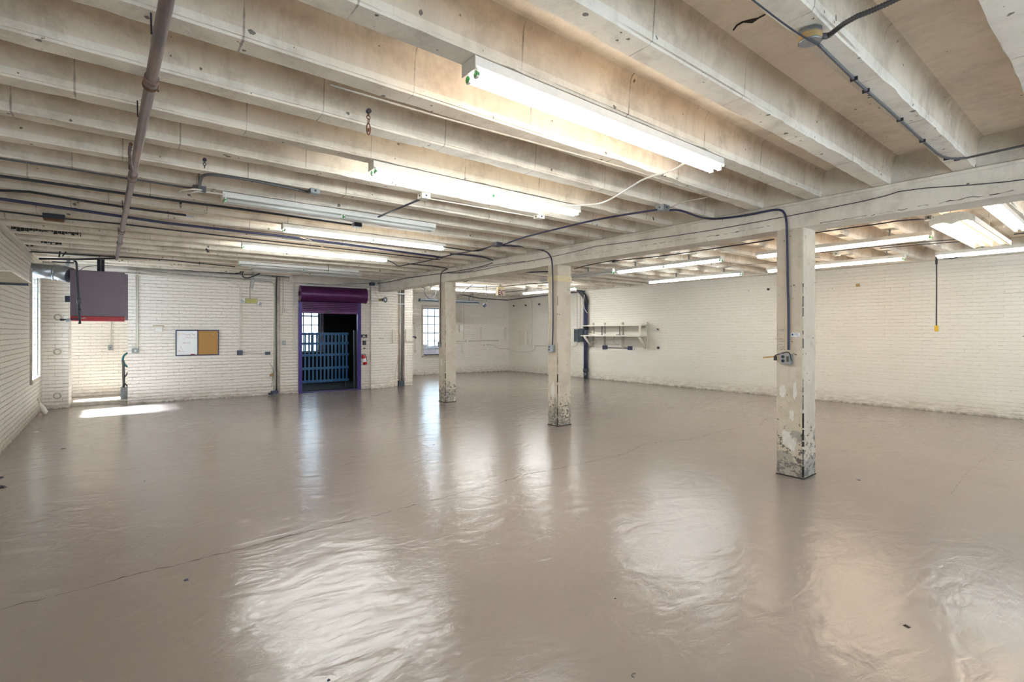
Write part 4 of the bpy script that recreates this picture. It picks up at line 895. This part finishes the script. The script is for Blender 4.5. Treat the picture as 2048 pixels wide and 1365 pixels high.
# emergency light
p = bw(501, 603, 0); o = thing('emergency_light', 'olive emergency light with two round lamp heads above the outlet', 'emergency light', p); o.rotation_euler = RB.to_euler()
MB().bb(-.14, .12, 0, .1, -.05, .06).build('battery_case', 'olive', o, local=True, bevel=.006)
for x, z in ((.17, .012), (-.17, -.05)):
    m = MB(); m.tube([(x, .02, z), (x, .05, z), (x + (.01 if x > 0 else -.02), .12, z - .01)], .04, 14, rr=[.02, .045, .055]); m.build('lamp_head', 'white', o, local=True)
    MB().disc((x + (.01 if x > 0 else -.02), .118, z - .01), (0, 1, 0), .046, .006, 16).build('lens', 'box', o, local=True)
wpipe('short cream conduit rising from the emergency light to the ceiling', ((500, 598), (500, 575), (502, 560)), .010, 'creamd')
o = tag(MB().tube([bw(u, v, .25) for u, v in ((506, 540), (506, 555), (507, 566), (505, 572), (504, 578))], .02, 8).build('hanging_pipe', 'steel'), 'short grey pipe hanging above the emergency light', 'pipe')
cable('black coil of cable hanging at the ceiling above the emergency light', [bw(u, v, .4) for u, v in ((470, 547), (480, 547), (484, 541), (492, 539), (503, 539), (490, 540), (483, 548), (487, 555), (497, 557), (505, 553), (512, 551), (520, 547))], .014, it=2)

# ---- roller shutter
hA, hB = bw(599, 573, .0), bw(728, 577, .0)
o = thing('roller_shutter', 'purple roller shutter, half raised under its round hood', 'shutter', bw(660, 785, .1))
dirB = Vector((1, -.085, 0)).normalized(); outB = Vector(NB).normalized()
xL, xR = 3.78, 5.44
pL = Vector((*bp(xL), 0)) + outB * .18; pR = Vector((*bp(xR), 0)) + outB * .18; zc = 2.585
def hoodprof(r):
    pts = []
    for a in range(-70, 181, 15): pts.append((math.cos(math.radians(a)) * r, math.sin(math.radians(a)) * r))
    return pts
m = MB(); prof = [(outB * math.cos(math.radians(a)) * .185 + Vector((0, 0, math.sin(math.radians(a)) * .205))) for a in range(-75, 181, 15)]
k = len(prof)
for P_ in (pL, pR):
    for q in prof: m.v.append(P_ + q + Vector((0, 0, zc)))
for j in range(k - 1): m.f.append((j, j + 1, k + j + 1, k + j)); m.sm.append(True)
m.build('hood', 'purple', o)
for P_, nm in ((pL, 'end_bracket'), (pR, 'end_bracket')):
    m = MB(); ring = [P_ + outB * math.cos(a) * .195 + Vector((0, 0, zc + math.sin(a) * .215)) for a in [2 * math.pi * j / 12 for j in range(12)]]; i0 = len(m.v)
    dd = dirB * (.02 if P_ is pR else -.02)
    m.v += ring + [r_ + dd for r_ in ring]; m.f.append(tuple(range(12))); m.f.append(tuple(range(23, 11, -1))); m.sm += [False, False]
    for j in range(12): m.f.append((j, (j + 1) % 12, 12 + (j + 1) % 12, 12 + j)); m.sm.append(False)
    m.disc(P_ + Vector((0, 0, zc)) + dd, dirB * (1 if P_ is pR else -1), .06, .035, 10)
    m.build(nm, 'purple', o)
# curtain slats
zt, zbm = 2.40, 2.085; m = MB(); nS = 5
for i in range(nS):
    a_ = zbm + .075 + (zt - zbm - .075) * i / nS; hS = (zt - zbm - .075) / nS
    pr = [(0, 0), (.012, hS * .2), (.012, hS * .7), (0, hS * .95), (-.006, hS * .95), (-.006, 0)]
    P_ = Vector((*bp(xL + .03), a_)) + outB * .035; Lc = (xR - .09 - xL - .03)
    m.extr(pr, P_, dirB, Lc, outB)
Pb = Vector((*bp(xL + .03), zbm)) + outB * .018; m.extr([(0, 0), (.004, 0), (.004, .4), (0, .4)], Pb, dirB, Lc, outB); m.build('curtain', 'purple', o)
P_ = Vector((*bp(xL + .03), zbm)) + outB * .03; MB().extr([(0, 0), (.03, 0), (.03, .015), (.008, .015), (.008, .07), (0, .07)], P_, dirB, xR - .12 - xL, outB).build('bottom_bar', 'purple', o)
q = bw(657, 624, .055); MB().box(q, (.16, .02, .05), -.085).build('lift_handle', 'black', o)
for xx, w_ in ((xL + .015, .07), (xR - .12, .075)):
    m = MB(); m.box((*bp(xx), 1.22), (w_, .09, 2.44), -.085); m.box(Vector((*bp(xx), 1.22)) + outB * .04, (w_ * 1.3, .012, 2.44), -.085); m.build('guide_rail', 'guide', o)
m = MB(); m.box(Vector((*bp(5.24), .82)) + Vector((0, .12, 0)), (.05, .04, 1.64), -.085); m.build('side_channel', 'black', o)
m = MB(); m.box(Vector((*bp(4.58), .012)) + Vector((0, .02, 0)), (1.58, .08, .02), -.085); m.build('threshold', 'guide', o)
# slatted gate
gy = 14.35; gx0, gx1 = 3.86, 5.33; gz0, gz1 = .17, 1.58
o = thing('slatted_gate', 'blue slatted wooden lift gate behind the half-raised shutter', 'gate', ((gx0 + gx1) / 2, gy, 0))
for z in (gz0 + .05, .58, .95, 1.27, gz1 - .04): MB().bb(gx0, gx1, gy - .035, gy - .012, z - .032, z + .032).build('rail', 'gate', o)
for k in range(14): x = gx0 + .05 + k * (gx1 - gx0 - .1) / 13; MB().bb(x - .024, x + .024, gy - .011, gy + .011, gz0, gz1).build('slat', 'gate', o)
for x in (gx0 + .1, gx1 - .1): MB().bb(x - .02, x + .02, gy - .03, gy + .03, .0, gz0).build('foot', 'black', o)
# extinguisher, sign and callbox
cx_ = bw(727, 672, 0)
facebox('door_sign', 'small black sign with a white symbol above the fire extinguisher', 'sign', bw(727.5, 672.5, 0), NB, .19, .085, .008, 'black', (('symbol', 'box', (-.045, .035, -.022, -.008, .008, .010), 'sticker'), ('symbol', 'box', (-.025, .022, -.004, .012, .008, .010), 'sticker')), bevel=.001, body='sign_panel')
facebox('call_box', 'black call box between the sign and the fire extinguisher', 'call box', bw(728, 686, 0), NB, .085, .12, .05, 'black', (('button', 'disc', (0, -.02, .05, .015, .006), 'charcoal'),))
facebox('door_button', 'small black push button just above the fire extinguisher', 'button', bw(728.5, 697, 0), NB, .05, .03, .02, 'black', (('button', 'disc', (0, 0, .02, .01, .006), 'charcoal'),))
q = bw(728, 719, .09); o = thing('fire_extinguisher', 'tilted red fire extinguisher with a pale label beside the shutter', 'fire extinguisher', bw(731, 731, .09))
R = Matrix.Rotation(math.radians(-16), 3, 'Y') @ Matrix.Identity(3); R = Matrix.Rotation(-.085, 3, 'Z') @ Matrix.Rotation(math.radians(-14), 3, 'Y')
def E(x, y, z): return q + R @ Vector((x, y, z))
prof = [(-.155, .03), (-.15, .05), (-.14, .056), (.06, .056), (.09, .050), (.11, .030), (.12, .018)]
MB().tube([E(0, 0, z) for z, r in prof], .05, 20, rr=[r for z, r in prof]).build('cylinder', 'red', o)
MB().tube([E(0, 0, -.075), E(0, 0, .025)], .0575, 20, caps=False).build('label_wrap', 'sticker', o)
MB().tube([E(0, 0, .12), E(0, 0, .145)], .02, 12).build('valve', 'steel', o)
m = MB(); m.box(E(-.03, 0, .158), (.09, .022, .012), 0, R @ Matrix.Rotation(.35, 3, 'Y')); m.box(E(-.025, 0, .14), (.08, .022, .01), 0, R @ Matrix.Rotation(-.25, 3, 'Y')); m.build('lever', 'black', o)
MB().tube(smooth([E(.015, 0, .14), E(.065, 0, .13), E(.075, 0, .06), E(.066, 0, -.03), E(.066, 0, -.07)]), .009, 8).build('hose', 'black', o)
MB().box(E(0, .05, .05), (.03, .06, .1)).build('wall_bracket', 'black', o)
# horn on the pier
pf = lambda u, v, off=0.0: aty(u, v, 13.40 - off)
o = thing('horn_speaker', 'small dark horn speaker on the brick pier right of the shutter', 'speaker', pf(764, 600, .05))
q = pf(759, 600, 0); MB().tube([q, q + Vector((.03, -.07, 0))], .03, 12).build('driver', 'olive', o)
MB().tube([q + Vector((.03, -.07, 0)), q + Vector((.06, -.14, 0)), q + Vector((.085, -.2, -.005))], .04, 18, rr=[.03, .045, .082]).build('horn', 'charcoal', o)
MB().disc(q + Vector((.082, -.193, -.005)), (.4, -1, 0), .022, .012, 12).build('phase_plug', 'white', o)
tag(MB().tube(smooth([pf(751, 575, .01), pf(751, 585, .01), pf(753, 592, .01), pf(758, 597, .01)]), .004, 6).build('cable', 'creamd'), 'thin wire curling down the pier to the horn speaker', 'cable')
facebox('blank_plate', 'small stained plate on the brick pier beneath the horn speaker', 'plate', pf(763, 677), (0, -1, 0), .13, .04, .012, 'creamd', (('upper_plate', 'box', (-.05, .05, .0, .03, .012, .016), 'cream'),))
facebox('blank_plate', 'tall cream plate at the right edge of the brick pier', 'plate', pf(787, 673), (0, -1, 0), .06, .38, .03, 'cream', (('dark_edge', 'box', (-.034, -.03, -.19, .19, 0, .032), 'creamd'),))
# riser pipe in the pier recess
yr = 13.60
o = thing('riser_pipe', 'painted vertical riser pipe with a dark boot in the pier recess', 'pipe', (6.61, yr, 0))
MB().tube([(6.585, yr, .15), (6.585, yr, 2.95)], .03, 12).build('pipe_run', 'creamd', o); MB().tube([(6.66, yr + .02, .15), (6.66, yr + .02, 2.97)], .022, 10).build('pipe_run', 'box', o)
MB().bb(6.54, 6.70, yr - .07, yr + .05, 0, .16).build('boot', 'charcoal', o)
for z in (2.7, 2.4): MB().bb(6.52, 6.72, yr - .05, yr - .035, z, z + .03).build('clamp', 'steel', o)
cable('thin wire swinging down beside the riser pipe', [aty(u, v, yr - .08) for u, v in ((796, 578), (797, 620), (797, 700), (795, 725), (791, 745), (790, 760))], .006, 'creamd', it=1)
facebox('blank_plate', 'cream plate with a stained lower edge right of the riser pipe', 'plate', (6.86, 13.56, 1.50), (0, -1, 0), .22, .38, .02, 'cream', (('stained_edge', 'box', (-.11, .11, -.19, -.17, .02, .023), 'creamd'),))
cable('thin wires along the beam above the roller shutter', [bw(u, v, .16) for u, v in ((592, 560), (640, 568), (690, 569), (735, 567), (770, 568))], .005, it=1)
jbox('grey-cornered black box where the wires meet the pier top', Vector((5.62, 13.33, 2.93)), .12, .08, 'charcoal')

# ================================================================ FAR WALL
def fbox(*a, **k): return facebox(*a, **k)
o = thing('shelf_bracket', 'small white shelf bracket high on the far wall left of the gridded window', 'bracket', fw(820, 648, 0))
MB().box(fw(820, 647, .12), (.30, .24, .02), -.11).build('bracket_top', 'creamd', o); MB().tube([fw(813, 655, .01), fw(818, 649, .2)], .01, 6).build('brace', 'charcoal', o)
o = thing('bench_vice', 'dark purple machine on a bracket left of the gridded window', 'tool', fw(820, 675, 0))
MB().box(fw(816, 669, .12), (.13, .16, .15), .3).build('motor_body', 'navy', o, bevel=.02); MB().box(fw(822, 674, .18), (.34, .10, .05), -.05).build('arm', 'navy', o, bevel=.01); MB().tube([fw(829, 673, .18), fw(832, 677, .18)], .03, 10).build('head', 'navy', o)
MB().tube([fw(812, 688, .02), fw(822, 677, .18)], .014, 6).build('brace', 'creamd', o)
wpipe('cream cord trailing down the far wall to its outlet', ((823, 592), (825, 600), (824, 632), (826, 645), (829, 655), (831, 675), (831, 698)), .012, 'cream', fw, it=1, name='cord', cat='cord')
fbox('outlet_box', 'small cream outlet on the far wall left of the gridded window', 'outlet', fw(832, 702, 0), NF, .08, .13, .04, 'cream', (('socket_face', 'disc', (0, 0, .04, .015, .003), 'creamd'),), 'outlet boxes')
fbox('breaker_panel', 'small cream electric box on a backing board right of the farthest column', 'electric box', fw(921, 657, .02), NF, .16, .28, .10, 'cream', (('cover', 'box', (-.07, .07, -.1, .13, .10, .104), 'white'),))
fbox('backing_board', 'tall cream backing board behind the small electric box', 'board', fw(919, 655, 0), NF, .40, 1.25, .018, 'cream', (('edge_strip', 'box', (-.2, .2, -.625, -.61, .018, .022), 'creamd'),), body='board')
for k, (u, l) in enumerate(((915, 'left'), (919, 'middle'), (923, 'right-hand'), (928, 'outermost'))): wpipe(f'{l} one of four cream conduits rising over the small electric box', ((u, 592 if k < 3 else 595), (u, 645 if k < 3 else 680)), .013, 'cream', fw, off=.05)
wpipe('long horizontal cream conduit on the far wall', ((910, 683), (995, 682)), .018, 'cream', fw)
fbox('outlet_box', 'square cream box on the long far-wall conduit, nearer the column', 'outlet', fw(933.5, 682.5, 0), NF, .09, .10, .05, 'cream', (('cover', 'box', (-.04, .04, -.045, .045, .05, .053), 'white'),), 'outlet boxes')
fbox('outlet_box', 'cream outlet at the right end of the long far-wall conduit', 'outlet', fw(997, 681.5, 0), NF, .11, .07, .05, 'cream', (('cover', 'box', (-.05, .05, -.03, .03, .05, .053), 'white'),), 'outlet boxes')
fbox('outlet_box', 'lower cream outlet where the stepped conduit starts on the far wall', 'outlet', fw(970, 691, 0), NF, .12, .07, .05, 'cream', (('cover', 'box', (-.05, .05, -.03, .03, .05, .053), 'white'),), 'outlet boxes')
o = tag(MB().tube(smooth([fw(u, v, .03) for u, v in ((974, 690), (986, 690), (998, 697), (1012, 698))] + [rw(u, v, .03) for u, v in ((1022, 699), (1032, 703), (1050, 704), (1062, 703), (1069, 700), (1070, 692))], 1), .018, 8).build('conduit', 'cream'), 'stepped cream conduit wrapping round the far corner', 'conduit')
for lab, u, vt, vb in (('narrow vertical cream cover strip on the far wall, left of two', 963, 655, 680), ('narrow vertical cream cover strip close to the far corner', 1010.5, 656, 679)):
    a_, b_ = fw(u, vt, 0), fw(u, vb, 0); fbox('cover_strip', lab, 'cover strip', (a_ + b_) / 2, NF, .09, a_.z - b_.z, .025, 'cream', (('edge', 'box', (-.045, .045, (a_.z - b_.z) / 2 - .015, (a_.z - b_.z) / 2, .025, .028), 'creamd'),))
a_, b_ = fw(925, 690, 0), fw(925, 705, 0); fbox('cover_strip', 'short cream cover strip low on the backing board', 'cover strip', (a_ + b_) / 2, NF, .08, .30, .03, 'cream', (('edge', 'box', (-.04, .04, -.15, -.135, .03, .033), 'creamd'),))
# ================================================================ RIGHT WALL
a_, b_ = rw(1037, 662, 0), rw(1053, 692, 0); fbox('access_panel', 'flat cream access panel low on the wall near the far corner', 'panel', (a_ + b_) / 2, NR, abs(a_.y - b_.y), abs(a_.z - b_.z), .03, 'cream', (('door_leaf', 'box', (-.20, .20, -.26, .26, .03, .038), 'cream'),), body='frame')
wpipe('cream conduit from the ceiling down beside the access panel', ((1040, 597), (1058, 596), (1063, 599), (1064, 606), (1064, 697)), .014, 'cream', rw, it=1)
wpipe('horizontal cream conduit from the access panel to the middle column', ((1070, 692), (1097, 692), (1150, 693)), .014, 'cream', rw)
for k, (u, v) in enumerate(((1028, 612), (1052, 611), (1079, 609))): tag(MB().disc(rw(u, v, .03), (-1, 0, 0), .03, .04, 8).build('anchor_bolt', 'black'), ('left', 'middle', 'right-hand')[k] + ' one of three dark bolts high on the cream wall near the corner', 'bolt', 'dark bolts near the far corner')
for lab, u, v, w2 in (('grey fused switch box, left of the pair beside the black soil pipe', 1155, 671.5, .19), ('dark blue switch box, right-hand of the pair touching the black soil pipe', 1165, 671, .19)):
    fbox('fuse_box', lab, 'switch box', rw(u, v, 0), NR, w2, .46, .09, 'charcoal' if 'blue' in lab else 'box', (('door_leaf', 'box', (-w2 / 2 + .02, w2 / 2 - .02, -.2, .2, .09, .096), 'charcoal'), ('lever', 'box', (-w2 / 2 - .03, -w2 / 2, -.02, .12, .04, .07), 'black')))
for k, (u, l) in enumerate(((1154, 'left'), (1160, 'middle'), (1166, 'right-hand'))): wpipe(f'{l} one of three cream conduits rising from the two switch boxes', ((u - 6, 584), (u - 2, 586), (u, 592), (u, 660)) if k == 0 else ((u, 583), (u, 660)), .014, 'cream', rw, it=1 if k == 0 else 0, off=.04)
wpipe('cream conduit curving out beneath the switch boxes to the left', ((1155, 684), (1154, 690), (1150, 693), (1144, 693)), .013, 'cream', rw, it=1, off=.04)
wpipe('cream conduit under the wall shelf linking its two outlets', ((1160, 684), (1161, 690), (1167, 693), (1180, 694), (1208, 695)), .013, 'cream', rw, it=1)
wpipe('dark and cream conduit between the two outlets under the wall shelf', ((1214, 695.5), (1260, 697)), .014, 'conduit', rw)
fbox('outlet_box', 'dark outlet box under the wall shelf, nearer the black soil pipe', 'outlet', rw(1211, 695, 0), NR, .18, .12, .06, 'navy', (('socket_face', 'disc', (.03, 0, .06, .02, .003), 'charcoal'), ('socket_face', 'disc', (-.03, 0, .06, .02, .003), 'charcoal')), 'outlet boxes')
fbox('outlet_box', 'dark outlet box with a cream side under the near end of the wall shelf', 'outlet', rw(1262, 696.5, 0), NR, .18, .12, .06, 'navy', (('socket_face', 'disc', (.03, 0, .06, .02, .003), 'charcoal'), ('cover', 'box', (-.14, -.09, -.06, .06, .0, .05), 'cream')), 'outlet boxes')
# soil pipe
q = rw(1171.5, 700, .12); o = thing('soil_pipe', 'thick black cast-iron soil pipe running down the cream wall', 'pipe', (q.x, q.y, 0))
top = rw(1171, 604, .12); MB().tube([(q.x, q.y, 0), (q.x, q.y, top.z)], .070, 16).build('pipe_run', 'navy', o)
MB().tube(smooth([Vector((q.x, q.y, top.z)), rw(1170.5, 596, .12), rw(1166, 589, .15), rw(1160, 583, .2), rw(1156, 578, .3)], 1), .078, 16).build('elbow', 'black', o)
for z in (.22, 1.66, 2.55): MB().tube([(q.x, q.y, z), (q.x, q.y, z + .12)], .092, 16).build('coupling', 'black', o)
MB().tube([(q.x, q.y, 0), (q.x, q.y, .2)], .073, 16).build('base_length', 'black', o)
cable('white cord looped over the black soil pipe', [rw(u, v, .24) for u, v in ((1169, 590), (1167, 602), (1168, 615), (1171, 622), (1175, 627))], .009, 'white')
# shelf unit
sy0, sy1 = rw(1300, 650, 0).y, rw(1172, 650, 0).y; sx = 12.80
o = thing('shelf_unit', 'two-tier cream wall shelf with wooden brackets on the long wall', 'shelf', (12.6, (sy0 + sy1) / 2, 1.4))
xs_ = 12.36
for z, nm in ((1.80, 'shelf_board'), (1.47, 'shelf_board')): MB().bb(xs_ + (.0 if z < 1.6 else .08), 12.77, sy0 + .05, sy1 - .12, z - .019, z + .017).build(nm, 'cream', o)
MB().bb(12.66, 12.74, sy0 + 1.2, sy1 - .25, 1.49, 1.53).build('back_ledge', 'cream', o)
for k, yy in enumerate((sy0 + .08, sy0 + 1.0, sy0 + 1.75, sy1 - .35)):
    MB().bb(12.72, 12.76, yy - .03, yy + .03, 1.08, 1.90).build('upright', 'creamd' if k else 'cream', o)
for yy in (sy0 + .12, sy1 - .25):
    MB().tube([(xs_ + .05, yy, 1.45), (12.74, yy, 1.10)], .045, 4).build('brace', 'cream', o)
for yy in (sy0 + .12, ): MB().bb(xs_ + .1, xs_ + .14, yy - .03, yy + .03, 1.48, 1.79).build('end_post', 'cream', o)
for yy in (sy0 + 1.0, sy0 + 1.75): MB().bb(12.60, 12.62, yy - .01, yy + .02, 1.48, 1.78).build('steel_strut', 'conduit', o)
cable('thin dark wire drooping from the lower shelf on the long wall', [rw(u, v, .3) for u, v in ((1240, 668), (1230, 672), (1226, 680), (1230, 688), (1236, 691), (1239, 688))], .004, it=2)
cable('tangled thin wire under the far bracket of the wall shelf', [rw(u, v, .2) for u, v in ((1178, 684), (1188, 680), (1194, 682), (1193, 686), (1186, 688))], .004, it=2)
# long-wall marks
for k, (u, v, r, lab) in enumerate(((1716, 571, .045, 'brown plug high on the long cream wall behind the nearest column'), (1317, 696, .04, 'small black bolt on the long cream wall past the shelf'), (1537, 579, .03, 'small black bolt high on the long wall left of the nearest column'), (1316, 659, .025, 'tiny dark bolt beside the near end of the wall shelf'))):
    tag(MB().disc(rw(u, v, .02), (-1, 0, 0), r, .03, 8 if k else 4).build('anchor_plug' if k == 0 else 'anchor_bolt', 'wood' if k == 0 else 'black'), lab, 'bolt' if k else 'plug')

# ================================================================ FLOOR DEBRIS
def chip(label, u, v, s, mat='crack', seed=0, flat=.35):
    rnd = random.Random(seed); p = atz(u, v, 0); m = MB(); N = 7; base = [p + Vector((math.cos(a) * s * rnd.uniform(.5, 1.1), math.sin(a) * s * rnd.uniform(.5, 1.1), .0)) for a in [2 * math.pi * k / N for k in range(N)]]
    top = [p.lerp(q, rnd.uniform(.3, .75)) + Vector((0, 0, s * flat * rnd.uniform(.6, 1.2))) for q in base]; m.v += base + top
    for j in range(N): m.f.append((j, (j + 1) % N, N + (j + 1) % N, N + j)); m.sm.append(False)
    m.f.append(tuple(range(N, 2 * N))); m.sm.append(False); m.f.append(tuple(reversed(range(N)))); m.sm.append(False)
    return tag(m.build('debris_chip', mat), label, 'debris', 'dark chips on the floor')
chip('dark blue chip lying on the floor below the long crack', 373, 1161, .022, 'navy', 1)
chip('black chip on the floor right of the nearest column', 1718, 961, .03, 'black', 2, .2)
chip('black chip at the bottom edge of the floor', 657, 1361, .012, 'black', 3)
chip('small dark chip on the floor in the middle foreground', 1231, 1198, .009, 'black', 4)
chip('dark scrap at the left frame edge on the floor', 3, 977, .05, 'black', 5, .5)
chip('second dark scrap at the left frame edge, just behind the first', 0, 957, .035, 'black', 6, .5)
chip('flat dark scrap on the floor before the niche', 126, 898, .05, 'crack', 7, .08)
chip('flat grey scrap near the left wall foot', 73, 864, .05, 'creamd', 8, .1)
chip('small dark chip on the floor left of the shutter reflection', 290, 963, .012, 'black', 9)
chip('tiny dark chip on the open floor before the farthest column', 868, 890, .014, 'black', 10)
chip('thin dark twig-like scrap on the floor right of the nearest column reflection', 1814, 1254, .022, 'crack', 11, .2)
cable('short curved wire scrap at the bottom edge of the floor', [atz(u, v, .003) for u, v in ((1271, 1347), (1264, 1349), (1263, 1353), (1268, 1356))], .0016, 'black', 'wire_scrap', 'debris', 1)
